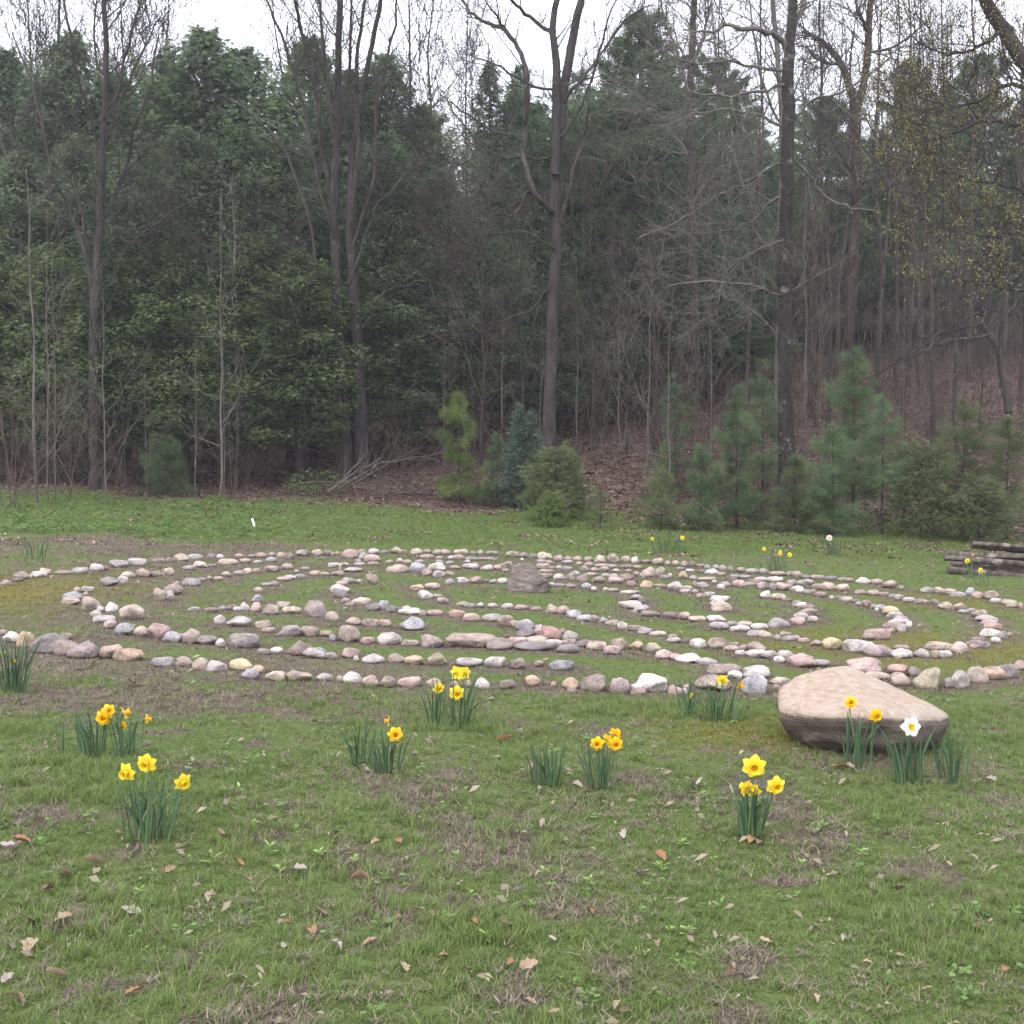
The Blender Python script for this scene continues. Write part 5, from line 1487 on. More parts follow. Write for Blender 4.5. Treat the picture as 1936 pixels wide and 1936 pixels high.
traced_tree('bare_tree', 1488, 25.2,
    [[(1490, 940, 28), (1486, 800, 21), (1484, 680, 19), (1483, 560, 19), (1486, 440, 19), (1488, 320, 18), (1490, 200, 17), (1492, 100, 15), (1498, 20, 12), (1506, -80, 9), (1510, -220, 5), (1512, -330, 2)]],
    [[(1490, 100, 10), (1478, 75, 10), (1450, 60, 8), (1400, 55, 7), (1372, 45, 5), (1340, 60, 4), (1290, 55, 2)],
     [(1494, 60, 9), (1518, 10, 8), (1530, -60, 6), (1545, -160, 3)],
     [(1488, 130, 6), (1440, 130, 5), (1380, 115, 4), (1300, 120, 3), (1220, 80, 2)],
     [(1486, 300, 5), (1440, 330, 5), (1400, 350, 4), (1340, 380, 3), (1280, 420, 3), (1200, 455, 2)],
     [(1486, 360, 5), (1450, 390, 4), (1420, 420, 4), (1360, 440, 2)],
     [(1490, 290, 5), (1530, 330, 4), (1560, 370, 4), (1610, 395, 4), (1660, 400, 2)],
     [(1492, 230, 5), (1540, 190, 4), (1600, 170, 3), (1680, 110, 2)],
     [(1486, 240, 5), (1420, 215, 4), (1340, 210, 3), (1240, 240, 2)],
     [(1486, 450, 4), (1440, 470, 4), (1390, 500, 3), (1330, 540, 2)],
     [(1484, 560, 3), (1420, 540, 3), (1340, 530, 3), (1260, 540, 2)],
     [(1492, 160, 5), (1450, 170, 5), (1380, 180, 4), (1290, 170, 2)]],
    BARK_P, BARK_G, 'straight dark trunk with whitish patches rising behind the young pines', 33, n_twig=120, tw_len=(.9, 2.2), up=.04, jitter=.3, sides=14)
traced_tree('bare_tree', 1462, 26.5,
    [[(1478, 940, 13), (1472, 780, 11), (1474, 600, 10), (1478, 400, 9), (1480, 260, 8), (1470, 120, 7), (1462, 0, 6), (1455, -160, 3)]],
    [[(1474, 500, 4), (1430, 420, 3), (1400, 330, 3), (1380, 240, 2)], [(1478, 240, 4), (1440, 150, 4), (1425, 60, 3), (1410, -60, 2)], [(1472, 640, 3), (1430, 590, 3), (1370, 560, 2)]],
    BARK_G, BARK_G, 'slender pale grey trunk leaning close against the patched trunk', 34, n_twig=40)
traced_tree('bare_tree', 1310, 31,
    [[(1316, 700, 13), (1312, 560, 12), (1310, 420, 12), (1306, 280, 11), (1304, 160, 10), (1310, 60, 9), (1314, -20, 8), (1312, -160, 4)]],
    [[(1306, 180, 5), (1280, 100, 4), (1255, 20, 3), (1235, -60, 2)], [(1308, 120, 5), (1335, 50, 4), (1350, -40, 2)], [(1308, 300, 4), (1260, 240, 3), (1220, 190, 2)], [(1310, 380, 4), (1360, 320, 3), (1420, 300, 2)]],
    BARK_B, BARK_T, 'slim straight grey trunk standing between forked and patched trees', 35, n_twig=90, tw_len=(.8, 2.4))
traced_tree('bare_tree', 1612, 33,
    [[(1606, 740, 14), (1608, 600, 13), (1614, 480, 14), (1618, 340, 14), (1618, 240, 14), (1612, 180, 11), (1590, 120, 9), (1566, 90, 8), (1540, 70, 7), (1518, 60, 4)],
     [(1618, 220, 11), (1634, 150, 10), (1642, 90, 10), (1642, 40, 9), (1650, -30, 7), (1656, -140, 3)]],
    [[(1642, 60, 6), (1622, 20, 5), (1616, -40, 3)], [(1590, 120, 5), (1560, 120, 5), (1530, 100, 4)], [(1612, 330, 4), (1570, 260, 3), (1540, 250, 2)], [(1640, 100, 4), (1690, 90, 4), (1750, 40, 2)], [(1618, 360, 4), (1640, 340, 3), (1700, 330, 2)]],
    BARK_F, BARK_D, 'reddish brown forked tree right of the patched trunk', 36, n_twig=90, tw_len=(.8, 2.2))
traced_tree('bare_tree', 2075, 21,
    [[(2080, 980, 30), (2070, 760, 27), (2050, 500, 26), (2010, 280, 25), (1962, 160, 22), (1920, 90, 20), (1880, 30, 18), (1845, -30, 14), (1810, -120, 9), (1790, -220, 4)]],
    [[(1960, 170, 8), (1900, 160, 6), (1850, 190, 5), (1790, 200, 4), (1740, 180, 2)], [(2000, 260, 8), (1930, 240, 6), (1870, 230, 5), (1800, 250, 4), (1720, 270, 2)], [(2040, 420, 8), (1960, 380, 6), (1900, 350, 5), (1830, 340, 4), (1760, 300, 2)],
     [(2052, 520, 8), (1970, 470, 6), (1900, 450, 5), (1820, 440, 4), (1740, 420, 2)], [(2060, 620, 7), (1980, 560, 6), (1900, 545, 4), (1800, 520, 2)], [(1890, 60, 7), (1850, 90, 5), (1790, 100, 4), (1720, 70, 2)]],
    BARK_D, BARK_B, 'thick dark trunk leaning in from the upper right corner, its boughs in yellow green bud', 37, n_twig=110, tw_len=(.7, 1.7), buds=True, jitter=.4)
traced_tree('bare_tree', 1900, 27,
    [[(1906, 780, 11), (1898, 720, 10), (1888, 670, 9), (1878, 640, 9), (1868, 630, 8), (1858, 610, 6), (1862, 590, 4), (1850, 585, 3)]],
    [[(1872, 632, 5), (1830, 640, 4), (1790, 645, 4), (1740, 665, 3), (1690, 690, 2)], [(1858, 612, 4), (1830, 620, 3), (1790, 630, 3), (1740, 640, 2)], [(1850, 590, 3), (1790, 620, 3), (1720, 670, 3), (1660, 705, 2)], [(1886, 660, 3), (1900, 600, 3), (1930, 560, 2)]],
    BARK_D, BARK_B, 'short crooked dark snag with low boughs pointing left', 38, n_twig=26, tw_len=(.4, 1.1))

traced_tree('bare_tree', 178, 28.6,
    [[(180, 905, 15), (177, 760, 14), (176, 660, 13), (180, 560, 12), (188, 440, 11), (192, 320, 10), (198, 200, 8), (200, 90, 7), (196, -20, 6), (192, -160, 3)]],
    [[(180, 540, 7), (160, 470, 6), (128, 390, 5), (100, 330, 4), (78, 230, 4), (55, 140, 3), (20, 60, 2)], [(176, 600, 6), (166, 470, 5), (140, 360, 5), (112, 320, 3), (70, 290, 2)], [(190, 420, 6), (236, 330, 5), (258, 230, 5), (285, 160, 4), (300, 60, 2)],
     [(190, 380, 6), (180, 260, 5), (150, 150, 4), (128, 40, 4), (110, -60, 2)], [(194, 300, 5), (215, 210, 5), (236, 110, 4), (262, 20, 3), (280, -60, 2)], [(196, 260, 5), (230, 190, 4), (262, 110, 3), (305, 30, 2)], [(178, 640, 5), (215, 560, 4), (240, 470, 4), (330, 400, 3), (400, 360, 2)], [(186, 470, 4), (240, 440, 3), (300, 420, 2)]],
    BARK_B, BARK_D, 'dark brown bare tree with long rising boughs in front of the left cedars', 41, n_twig=120, tw_len=(.8, 2.0), kids=5)

def bare_meshes(seed, H, r0, levels=2, spread=.5, nbr=26, bark=BARK_B, tw=BARK_D, buds=False, lo=.3, up=.16, kids=5, minr=.004):
    r = np.random.default_rng(seed)
    mt, mb2 = MB(), MB(); bud = MB() if buds else None
    n = 10
    z = np.linspace(-.3, H, n); w = np.cumsum(r.normal(0, .012 * H, (n, 2)), 0) * .5
    P = np.column_stack([w - w[0], z]); rad = np.maximum(r0 * (1 - .88 * np.linspace(0, 1, n)), .008)
    P = curve_pts(np.column_stack([P, rad]), n=28); 
    mt.tube(P[:, :3], np.maximum(P[:, 3], .006), 8 if r0 > .05 else 5)
    for k in range(nbr):
        t = lo + (1 - lo) * (k + r.random()) / nbr
        i = min(int(t * 27), 26)
        a = k * 2.4 + r.normal(0, .4)
        el = r.uniform(.3, .9) + .3 * t
        d = (math.cos(a) * math.cos(el), math.sin(a) * math.cos(el), math.sin(el))
        twig(mb2, r, P[i, :3], d, H * r.uniform(.14, .28) * (1.15 - .5 * t) * spread * 2, P[i, 3] * .5, levels, up, .7, kids, .16, buds=bud, minr=minr)
    out = [mt.mesh('bare_trunk', bark), mb2.mesh('bare_branches', tw)]
    if buds: out.append(bud.mesh('bare_buds', BUDS))
    return out
FARB = [bare_meshes(700 + k, 16, .10, 2, .5, 24, BARK_B, BARK_B, lo=.35, minr=.008, up=.2) for k in range(4)]
FARD = [bare_meshes(720 + k, 17, .115, 2, .5, 20, BARK_D, BARK_D, lo=.4, minr=.008) for k in range(3)]
far_list = [(4, -60, 37, 0, 'grey trunk cut by the left edge above the cedars'), (70, -90, 40, 1, 'forked bare treetop, leftmost above the cedars'), (142, -190, 38, 2, 'bare treetop with paired upright stems above the pointed cedar'), (198, -160, 36.5, 3, 'tallest bare treetop fanning out left of the sky gap'),
            (240, -60, 41, 1, 'thin bare treetop over the dip in the cedars'), (336, -60, 40, 2, 'lone slanting bare treetop over the broadest cedar'), (530, -40, 42, 0, 'bare treetop behind left boughs of the many stemmed tree'), (772, -150, 38.5, 3, 'bare treetop with steep boughs between the two big bare trees'),
            (822, -80, 39, 0, 'right leaning bare treetop left of the crooked bough'), (884, 10, 41, 1, 'faint bare treetop behind the crooked bough')]
for k, (px, top_, Y, v_, w_) in enumerate(far_list):
    p, s = spot(px, top_, Y, 16)
    tree_obj('bare_tree', FARB[v_], p, w_, 'tree', 'bare treetops above the cedars', rz=k * 1.9, s=s, parts=('trunk', 'branches'))
FARH = [bare_meshes(730 + k, 16.5, .10, 1 + k % 2, .42, 17, (BARK_D, BARK_B)[k % 2], BARK_D, lo=.4, minr=.006) for k in range(4)]
hill_list = [(1168, 20, 46, 'pale thin bare tree in front of the broad tall pine'), (1215, -40, 44, 'pale thin bare tree, second right of the broad pine'), (1255, -60, 42, 'thin bare tree left of the slim straight trunk'), (1345, -80, 40, 'thin bare tree right of the slim straight trunk'),
             (1385, -40, 45, 'thin dark bare tree midway between slim and patched trunks'), (1430, -120, 38, 'dark bare tree close left of the patched trunk'), (1532, -160, 34, 'dark straight bare tree close right of the patched trunk'), (1556, -30, 44, 'thin bare tree left of the reddish fork'),
             (1576, -60, 40, 'bare tree hugging the reddish fork on its left'), (1650, -90, 36, 'dark slim tree close right of the reddish fork'), (1690, -120, 38, 'slim tree, first of the row right of the reddish fork'), (1716, -60, 41, 'leaning slim tree, second of the row right of the reddish fork'),
             (1738, -140, 37, 'straight slim tree, third of the row right of the reddish fork'), (1775, -60, 43, 'thin far tree between the straight slim tree and the brown trunk'), (1828, -150, 39, 'stout brown trunk on the leafy slope left of the snag'), (1868, -40, 42, 'dark trunk above the crooked snag'),
             (1890, -110, 38, 'slim trunk just right of the crooked snag'), (1922, -80, 36, 'dark trunk at the right edge'), (1200, 140, 56, 'far thin trunk low on the hillside left'), (1500, 60, 52, 'far trunk glimpsed right of the patched one'), (1615, 60, 55, 'far trunk behind the reddish fork'), (1800, 20, 54, 'far trunk between pines on the right'),
             (1236, 180, 31, 'thin dark pole tree just left of the slim straight trunk'), (1342, 120, 32, 'thin dark pole tree just right of the slim straight trunk'), (1408, 60, 30.5, 'thin dark pole tree halfway to the patched trunk'), (1556, 40, 30, 'thin dark pole tree just left of the reddish fork base'),
             (1660, 20, 31, 'thin dark pole tree just right of the reddish fork base'), (1708, 90, 32, 'thin dark pole tree rising above the bare stemmed young pine'), (1762, -20, 31, 'thin dark pole tree above the spreading hemlock'), (1812, 60, 30, 'thin dark pole tree left of the snag above the log stack')]
for k, (px, top_, Y, w_) in enumerate(hill_list):
    src = FARH[k % 4]
    p, s = spot(px, top_, Y, 16.5)
    tree_obj('bare_tree', src, p, w_, 'tree', 'bare trees on the wooded hillside', rz=k * 2.3 + 1, s=s, parts=('trunk', 'branches'))

MIDB = [bare_meshes(740 + k, 9, .055, 2, .62, 19, BARK_B, (BARK_R, BARK_T, BARK_D)[k], lo=.2, up=.12, kids=6, minr=.005) for k in range(3)]
mid_list = [(330, 900, 420, 30.2, 'brown twiggy bare tree over the dark hollow before the broadest cedar'), (565, 900, 380, 30.6, 'brown twiggy bare tree left of the paired trunks'), (765, 880, 400, 30.4, 'brown twiggy bare tree right of the paired trunks'), (850, 880, 330, 31, 'brown twiggy bare tree left of the long pale bough'),
            (910, 890, 300, 30, 'tallest brown twiggy bare tree above the yellow green pine'), (985, 890, 380, 30.3, 'brown twiggy bare tree close left of the forked trunk'), (1120, 880, 330, 31, 'brown twiggy bare tree right of the pale straight sapling'), (1185, 880, 420, 30.6, 'brown twiggy bare tree over the leafy path'),
            (1245, 900, 380, 29.5, 'brown twiggy bare tree behind the greyish pine'), (1540, 880, 400, 33, 'brown twiggy bare tree left of the reddish fork base'), (1760, 850, 420, 33, 'brown twiggy bare tree on the slope left of the snag'), (1850, 850, 480, 32, 'brown twiggy bare tree behind the snag')]
for k, (px, base_, top_, Y, w_) in enumerate(mid_list):
    p, s = spot(px, top_, Y, 9)
    tree_obj('bare_tree', MIDB[k % 3], p, w_, 'tree', 'brown twiggy understorey trees', rz=k * 1.9, s=s, parts=('trunk', 'branches'))

# --- thin saplings before the wood
SAPG = [bare_meshes(760 + k, 6, .032, 1, .42, 13, BARK_G, BARK_T, lo=.18, up=.1, kids=5) for k in range(5)]
SAPR = [bare_meshes(780 + k, 5, .022, 2, .5, 14, BARK_R, BARK_R, lo=.08, up=.1, kids=4) for k in range(4)]
sap_list = [(68, 955, 330, 0, 1.6, 'tall straight grey sapling, thickest of those at the left'), (92, 950, 400, 1, 1, 'thin pale sapling right beside the thickest left one'), (100, 948, 470, 2, .9, 'thinner of the two pale saplings close together at the left'), (134, 940, 640, 3, .8, 'short pale sapling with a slight bend left of the dark hollow'),
            (200, 956, 500, 4, 1.1, 'curved pale sapling in front of the yellowish shrub'), (276, 945, 640, 0, .8, 'thin sapling left of the small round pine'), (371, 940, 560, 1, .9, 'pale sapling right of the small round pine'), (412, 950, 380, 2, 1.2, 'whitish straight sapling, tallest beside the dark hollow'),
            (424, 948, 560, 3, .8, 'slender twin of the whitish straight sapling'), (437, 930, 600, 4, .9, 'thin sapling between twin stems and lichen covered one'), (446, 925, 360, 0, 1.9, 'lichen covered grey sapling with broken boughs, thickest by the dark hollow'),
            (838, 940, 640, 1, .8, 'thin sapling behind the yellow green pine'), (950, 900, 560, 3, .9, 'thin leaning sapling behind the blue spruce'), (1025, 935, 640, 2, 1, 'thin sapling close before the forked trunk'), (1092, 864, 470, 0, 1.4, 'pale straight sapling right of the forked trunk'), (1172, 900, 520, 4, .9, 'thin sapling on the leafy path slope'),
            (1225, 940, 430, 1, 1, 'pale sapling right of the leafy path'), (1262, 960, 470, 2, 1, 'pale sapling left of the thin greyish pine'), (1340, 950, 440, 3, 1, 'grey sapling among the left thicket pines'), (1520, 920, 300, 0, 1.6, 'light grey forked sapling right of the patched trunk'), (1550, 940, 480, 4, 1, 'thin sapling left of the tallest young pine'),
            (1700, 930, 520, 2, 1, 'thin sapling right of the tallest young pine'), (1740, 900, 480, 1, 1, 'thin sapling on the slope above the spreading hemlock'), (1790, 900, 520, 3, 1, 'thin sapling above the log stack'), (1880, 930, 560, 0, 1, 'thin sapling before the right edge pine')]
for k, (px, base_, top_, v_, th, w_) in enumerate(sap_list):
    p = on_ground(px, base_)
    Y = min(p[1], 31); p = stand(px, Y)
    H = EYE + (HOR - top_) / F * Y - p[2]
    s = H / 6
    o = tree_obj('sapling', SAPG[v_], p, w_, 'sapling', 'thin bare saplings before the wood', rz=k * 1.3, s=s, parts=('trunk', 'branches'))
    for ch in o.children:
        if ch.name.startswith('trunk'): ch.scale = (th * .72, th * .72, 1)
shr_list = [(8, 965, 640, 'reddish many twigged bare shrub at the left edge'), (36, 960, 700, 'reddish bare shrub with crossing stems, second from left edge'), (160, 945, 720, 'brown bare shrub in the shade behind the left saplings'), (240, 940, 740, 'brown bare shrub left of the small round pine'),
            (480, 925, 740, 'bare shrub with arching twigs right of the lichen covered sapling'), (740, 890, 690, 'brown tangle of brush right of the paired trunks'), (800, 900, 700, 'brown tangle of brush left of the yellow green pine'), (900, 880, 560, 'tall brown shrub above the yellow green pine'),
            (1130, 880, 620, 'brown shrub at the top of the leafy path'), (1300, 930, 600, 'brown shrub behind left thicket pines'), (1700, 860, 640, 'brown shrub on the open leafy slope'), (1770, 850, 620, 'brown shrub on the leafy slope near the snag')]
for k, (px, base_, top_, w_) in enumerate(shr_list):
    Y = min(on_ground(px, base_)[1], 30.5)
    p = stand(px, Y); s = (EYE + (HOR - top_) / F * Y - p[2]) / 5
    root = empty('bare_shrub', p, k * .9, 1)
    for j in range(4):
        r = np.random.default_rng(k * 10 + j)
        for pn, me in zip(('trunk', 'branches'), SAPR[j]):
            o = bpy.data.objects.new('stem' if pn == 'trunk' else 'twigs', me); col.objects.link(o); o.parent = root
            o.location = (r.normal(0, .25), r.normal(0, .25), 0); o.rotation_euler = (r.normal(0, .3), r.normal(0, .3), r.uniform(0, 6)); o.scale = (s * r.uniform(.7, 1.05),) * 3
    tag(root, w_, 'shrub', 'bare shrubs at the wood edge')

# --- the wood beyond reads as one mass
fw = MB(); fb = MB()
r = np.random.default_rng(5)
for k in range(36):
    Y = r.uniform(50, 95); px = r.uniform(-250, 2200) if k % 3 else r.uniform(1000, 2150)
    p = stand(px, Y)
    H = r.uniform(9, 17); rr = r.uniform(.04, .11)
    n = 6; z = np.linspace(-.3, H, n)
    P = np.column_stack([p[0] + np.cumsum(r.normal(0, .13, n)), p[1] + np.cumsum(r.normal(0, .13, n)), p[2] + z])
    fw.tube(P, np.maximum(rr * (1 - z / H * .85), .02), 5, cap=False)
    for j in range(16):
        i = r.integers(1, n - 1); a = r.uniform(0, 6.28)
        twig(fw, r, P[i] + (P[i + 1] - P[i]) * r.random(), (math.cos(a), math.sin(a), r.uniform(.2, 1.2)), r.uniform(1.2, 3.2), .03, 1, .15, .7, 4, .18, minr=.011)
for k in range(1500):
    Y = r.uniform(40, 82); px = r.uniform(1000, 2150)
    p = stand(px, Y)
    twig(fw, r, p, (r.normal(0, .15), r.normal(0, .15), 1), r.uniform(1.5, 4.8), r.uniform(.012, .026), 1, .1, .6, 5, .10, minr=.009)
o = fw.build('far_off_wood', BARK_T)
tag(o, 'mass of thin bare trunks and twigs deep in the wood', 'wood', kind='stuff')
ev = MB()
for k in range(46):
    Y = r.uniform(42, 86); px = r.uniform(-300, 1180)
    p = stand(px, Y)
    H = r.uniform(7, 11); nn_ = 900
    t = r.random(nn_) ** .8; a = r.uniform(0, 6.28, nn_); rad_ = 2.2 * (1 - t) ** .7 * np.sqrt(r.random(nn_)) * r.uniform(.8, 1.3)
    P = np.column_stack([p[0] + rad_ * np.cos(a), p[1] + rad_ * np.sin(a), p[2] + .6 + t * H])
    X = np.column_stack([np.cos(a), np.sin(a), r.normal(-.2, .3, nn_)])
    place(ev, SPRAYS[k % 5], P, X, np.array([0, 0, 1.0]) + r.normal(0, .4, (nn_, 3)), r.uniform(.35, .75, nn_), np.clip(r.normal(.4, .22, nn_), 0, 1))
for k in range(70):
    Y = r.uniform(46, 76); px = r.uniform(1120, 2150)
    p = stand(px, Y)
    H = r.uniform(3, 9); nn_ = 320
    lev = np.floor(r.random(nn_) * 6) / 6
    t = np.clip(lev + r.normal(0, .03, nn_), 0, 1); a = r.uniform(0, 6.28, nn_); rad_ = 2.8 * (1 - t * .8) * np.sqrt(r.random(nn_)) * r.uniform(.7, 1.3)
    P = np.column_stack([p[0] + rad_ * np.cos(a), p[1] + rad_ * np.sin(a), p[2] + .8 + t * H])
    X = np.column_stack([np.cos(a), np.sin(a), r.normal(.2, .3, nn_)])
    place(ev, TUFTS[k % 5], P, X, np.array([0, 0, 1.0]) + r.normal(0, .4, (nn_, 3)), r.uniform(.3, .5, nn_), np.clip(r.normal(.45, .22, nn_), 0, 1))
o = ev.build('far_off_evergreens', CEDAR)
tag(o, 'evergreen mass deep in the wood behind the nearer trees', 'wood', kind='stuff')

# --- undergrowth: dead twigs and brambles on the woodland floor
ug = MB()
for k in range(5200):
    Y = r.uniform(25.5, 46); px = r.uniform(-150, 2080)
    x = (px - 968) / F * Y
    if Y < edge_y(x) + .4: continue
    if abs(px - 1160) < 70 and Y < 31: continue
    p = np.array([x, Y, float(gz(x, Y))])
    d = np.array([r.normal(0, .6), r.normal(0, .5), r.uniform(.3, 1.2)])
    L = r.uniform(.4, 1.8) if Y > 28 else r.uniform(.3, 1.1)
    twig(ug, r, p, d, L, r.uniform(.005, .010), 1 if k % 2 else 0, 0, .8, 4, .22, minr=.0045)
o = ug.build('undergrowth', BARK_U)
tag(o, 'reddish brown tangle of dead twigs and canes on the woodland floor', 'undergrowth', kind='stuff')
# ------------------------------------------------------------------ stacked old logs on the right
WOODL = bark_mat('weathered_log', (.036, .028, .023), (.145, .118, .098), (.25, .22, .195), .62, 14, .35)
m_, nt, b = mat_new('log_end'); 
tc_ = N(nt, 'ShaderNodeTexCoord')
c = ramp(nt, tnoise(nt, tc_.outputs['Object'], 14, 5, .7), [(.3, (.05, .036, .028)), (.7, (.17, .125, .09))])
nt.links.new(c, b.inputs['Base Color']); LOGEND = m_
def log(x0, y0, x1, y1, Y0, Y1, rpx, label, seed):
    r = np.random.default_rng(seed)
    a = at(x0, y0, Y0); e = at(x1, y1, Y1)
    k = Y0 / F
    n = 22; ns = 18
    ax_ = e - a; L = np.linalg.norm(ax_); u = ax_ / L
    w = np.cross(u, (0, 0, 1)); w /= np.linalg.norm(w); v2 = np.cross(w, u)
    vs = []
    prof = 1 + .22 * r.normal(size=ns) * .6
    prof = (prof + np.roll(prof, 1)) / 2
    # split rails are wedge shaped: one side is cut away
    cut = r.uniform(0, 6.28)
    for i in range(n):
        t = i / (n - 1)
        c_ = np.array([L * t, 0, 0]) + np.array([0, .02 * math.sin(3 * t + seed), .015 * math.sin(5 * t + seed * 2)])
        for j in range(ns):
            an = j * 2 * math.pi / ns
            rr = rpx * k * prof[j] * (1 - .12 * t) * (1 + .10 * noise.noise(Vector((t * 9, math.cos(an) * 1.6, seed + math.sin(an) * 1.6))))
            if math.cos(an - cut) > .45: rr *= .45 / math.cos(an - cut) * 1.05
            vs.append(c_ + np.array([0, rr * math.cos(an), rr * math.sin(an)]))
    f4 = [[i * ns + j, i * ns + (j + 1) % ns, (i + 1) * ns + (j + 1) % ns, (i + 1) * ns + j] for i in range(n - 1) for j in range(ns)]
    m = MB(); m.add(vs, None, f4)
    M = Matrix(((u[0], w[0], v2[0]), (u[1], w[1], v2[1]), (u[2], w[2], v2[2])))
    o = m.build('log', WOODL); o.location = a; o.rotation_euler = M.to_euler()
    for sgn, i0 in ((0, 0), (1, (n - 1) * ns)):
        ring = np.array(vs[i0:i0 + ns]); cc = ring.mean(0)
        off = np.array([-.003 if sgn == 0 else .003, 0, 0])
        me = MB(); me.add(np.vstack([[cc + off * 3], ring + off]), [[0, 1 + j, 1 + (j + 1) % ns] if sgn else [0, 1 + (j + 1) % ns, 1 + j] for j in range(ns)])
        me.build('cut_end', LOGEND, o)
    return tag(o, label, 'log', 'old split logs stacked at the wood edge')
log(1792, 1078, 2060, 1098, 17.6, 17.3, 9.9, 'bottom log of the stack, dark and mossy, lying in the grass', 1)
log(1830, 1073, 2080, 1089, 17.9, 17.6, 8.8, 'second lowest log, half hidden behind the mossy one', 2)
log(1800, 1065, 2090, 1092, 18.2, 17.9, 8.8, 'dark log wedged behind the bottom one, its end in shadow', 9)
log(1786, 1055, 2060, 1081, 17.7, 17.4, 7.2, 'split grey log sticking out farthest to the left', 3)
log(1822, 1062, 2060, 1070, 17.6, 17.4, 6.6, 'thin brown rail in front of the stack, slightly tilted', 10)
log(1788, 1046, 2040, 1069, 18.0, 17.6, 6.6, 'thin weathered log with a long split end, below the pale one', 4)
log(1812, 1048, 2070, 1061, 17.8, 17.5, 6.6, 'pale grey split log across the middle of the stack', 5)
log(1838, 1030, 2090, 1055, 18.1, 17.8, 7.2, 'log sloping on top of the stack, its left end highest', 6)
log(1866, 1037, 2040, 1047, 18.4, 18.1, 6.6, 'topmost log at the back by the right edge', 7)
log(1806, 1056, 2060, 1076, 18.5, 18.3, 9.9, 'rear log of the stack seen only through the gaps', 8)

# ------------------------------------------------------------------ brush pile, bramble, stake, stalks
r = np.random.default_rng(90)
p0 = on_ground(690, 930)
br = [((620, 930), (690, 880), 5), ((640, 925), (720, 872), 5), ((668, 915), (780, 862), 4), ((650, 905), (690, 855), 4), ((690, 885), (725, 870), 5), ((700, 880), (760, 916), 4), ((680, 892), (770, 905), 3), ((720, 875), (840, 860), 3),
      ((735, 880), (758, 918), 3), ((600, 905), (640, 960), 3), ((560, 915), (700, 905), 3), ((740, 930), (860, 950), 4), ((760, 938), (880, 925), 3), ((700, 945), (800, 935), 3), ((640, 950), (760, 960), 3), ((800, 946), (900, 962), 3)]
for k, (a_, b_, w_) in enumerate(br):
    Y = 27.4 + r.uniform(-.3, .5)
    a = at(a_[0], a_[1], Y); e = at(b_[0], b_[1], Y + r.uniform(-.6, .6))
    m = MB()
    twig(m, r, (0, 0, 0), e - a, float(np.linalg.norm(e - a)) * 1.1, w_ * .5 * Y / F * 1.2, 1, 0, .6, 4, .07, minr=.006)
    o = m.build('fallen_branch', BARK_T)
    a[2] = max(a[2], float(gz(a[0], a[1])) + .02)
    o.location = a
    what = ['thick pale', 'forked grey', 'long arching', 'short upright', 'stubby', 'drooping', 'thin level', 'long thin'][k % 8]
    where = ['on the brush heap before the paired trunks', 'lying low right of the brush heap'][k // 8]
    tag(o, f'{what} fallen branch {where}', 'branch', 'fallen branches at the wood edge')
def herb_bush(name, px, base, wpx, hpx, label, seed, n=420, mat=None):
    r = np.random.default_rng(seed); p = on_ground(px, base); k = p[1] / F
    root = empty(name, p); m = MB(); st = MB()
    W, H = wpx * k / 2, hpx * k
    for j in range(14):
        a = r.uniform(0, 6.28); q = r.uniform(0, W)
        twig(st, r, (q * .5 * math.cos(a), q * .4 * math.sin(a), -.03), (math.cos(a) * .8, math.sin(a) * .6, .8), H * 1.2, .006, 1, -.05, .7, 3, .2)
    for j in range(n):
        a = r.uniform(0, 6.28); q = W * math.sqrt(r.random())
        z = H * r.uniform(.1, 1) * (1 - .6 * (q / W) ** 2)
        c_ = np.array([q * math.cos(a), q * .8 * math.sin(a), z])
        d = r.normal(size=3); d[2] = abs(d[2]) * .4; d /= np.linalg.norm(d); s2 = np.cross(d, r.normal(size=3)); s2 /= np.linalg.norm(s2)
        L = r.uniform(.05, .09)
        m.add([c_, c_ + d * L * .5 + s2 * L * .32, c_ + d * L, c_ + d * L * .5 - s2 * L * .32], None, [[0, 1, 2, 3]], r.uniform(.1, .95))
    st.build('stems', BARK_R, root); m.build('foliage', mat or HERB, root)
    return tag(root, label, 'bush')
herb_bush('bramble_bush', 598, 935, 130, 52, 'low bramble with fresh green leaves left of the brush heap', 1)
herb_bush('green_shrub', 1318, 1004, 44, 44, 'small bright green leafy shrub under the thicket pines on its left', 2, 160)
# white marker stake in the far grass
p = on_ground(480, 996)
m = MB(); k = p[1] / F
m.tube([(.02, 0, -.05), (-.005, 0, 7 * k), (-.03, 0, 16 * k)], [.022, .021, .016], 8)
m_, nt, b = mat_new('white_wood'); b.inputs['Base Color'].default_value = (.74, .73, .70, 1)
o = m.build('stake', m_); o.location = p
tag(o, 'short white stake leaning in the green grass before the cedars', 'stake')
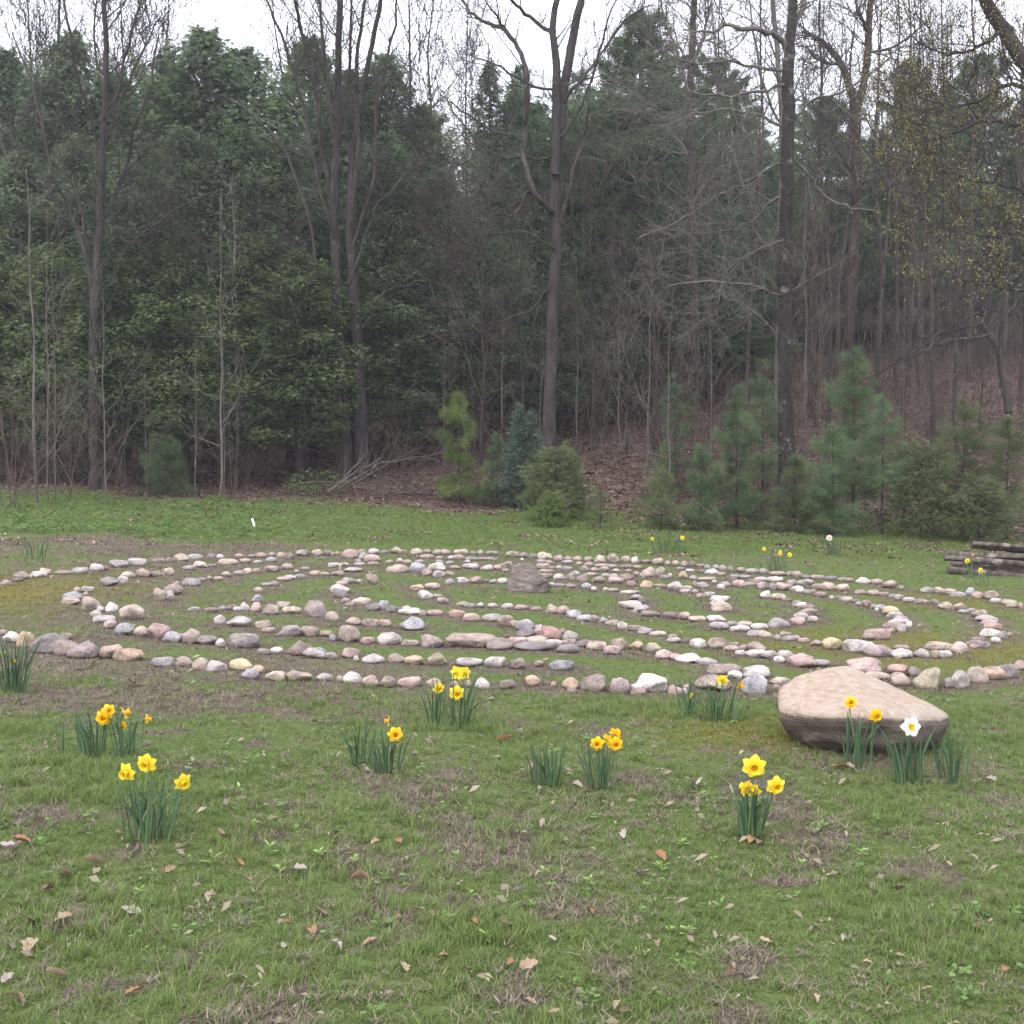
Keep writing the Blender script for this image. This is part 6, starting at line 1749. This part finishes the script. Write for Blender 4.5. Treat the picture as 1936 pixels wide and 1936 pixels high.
# last year's dry stalks
STK = [(245, 1013, 215, 970, 'pale forked dry stalk, left of its pair'), (225, 1018, 236, 972, 'upright pale dry stalk, right of its pair'), (585, 1024, 545, 992, 'slanting dry stalk by the far stones'), (566, 1018, 564, 998, 'short upright dry stalk beside a slanting one'), (640, 1024, 608, 990, 'long leaning dry stalk in the far grass'),
       (665, 998, 680, 966, 'thin dry stalk leaning right in the far grass'), (722, 1018, 729, 972, 'tall curved dry stalk in the far grass'), (392, 1036, 398, 1018, 'short dark dead stem behind the farthest stones'), (624, 974, 624, 948, 'thin dark dead stem at the wood edge'), (855, 1010, 846, 992, 'short pale dry stalk in the middle of the far grass')]
for k_, (x0, y0, x1, y1, lb) in enumerate(STK):
    p = on_ground(x0, y0); e = at(x1, y1, p[1] + r.uniform(-.2, .2)) - p
    m = MB(); twig(m, np.random.default_rng(k_), (0, 0, -.01), e, float(np.linalg.norm(e)), .009, 1 if k_ in (0, 4) else 0, 0, .5, 3, .05, minr=.004)
    o = m.build('dry_stalk', STRAW if 'dark' not in lb else BARK_D); o.location = p
    tag(o, lb, 'stalk', 'dry stalks in the far grass')
# ------------------------------------------------------------------ thin volume added to lift the blacks like lens flare; far trees fade
hz = bpy.data.meshes.new('haze')
x0, x1, y0, y1, z0, z1 = -950, 950, -320, 1050, -3.0, 45
hv = [(x, y, z) for z in (z0, z1) for y in (y0, y1) for x in (x0, x1)]
hz.from_pydata(hv, [], [(0, 2, 3, 1), (4, 5, 7, 6), (0, 1, 5, 4), (2, 6, 7, 3), (0, 4, 6, 2), (1, 3, 7, 5)])
hm = bpy.data.materials.new('haze_veil'); hm.use_nodes = True
hn = hm.node_tree; hn.nodes.clear()
ho = hn.nodes.new('ShaderNodeOutputMaterial'); pv = hn.nodes.new('ShaderNodeVolumePrincipled')
pv.inputs['Color'].default_value = (.93, .95, 1, 1); pv.inputs['Density'].default_value = 0.0010; pv.inputs['Anisotropy'].default_value = 0.3
hn.links.new(pv.outputs[0], ho.inputs['Volume'])
hz.materials.append(hm)
o = bpy.data.objects.new('haze', hz); col.objects.link(o)
tag(o, 'thin pale haze volume added to lift the dark tones and fade far trees', 'haze', kind='stuff')
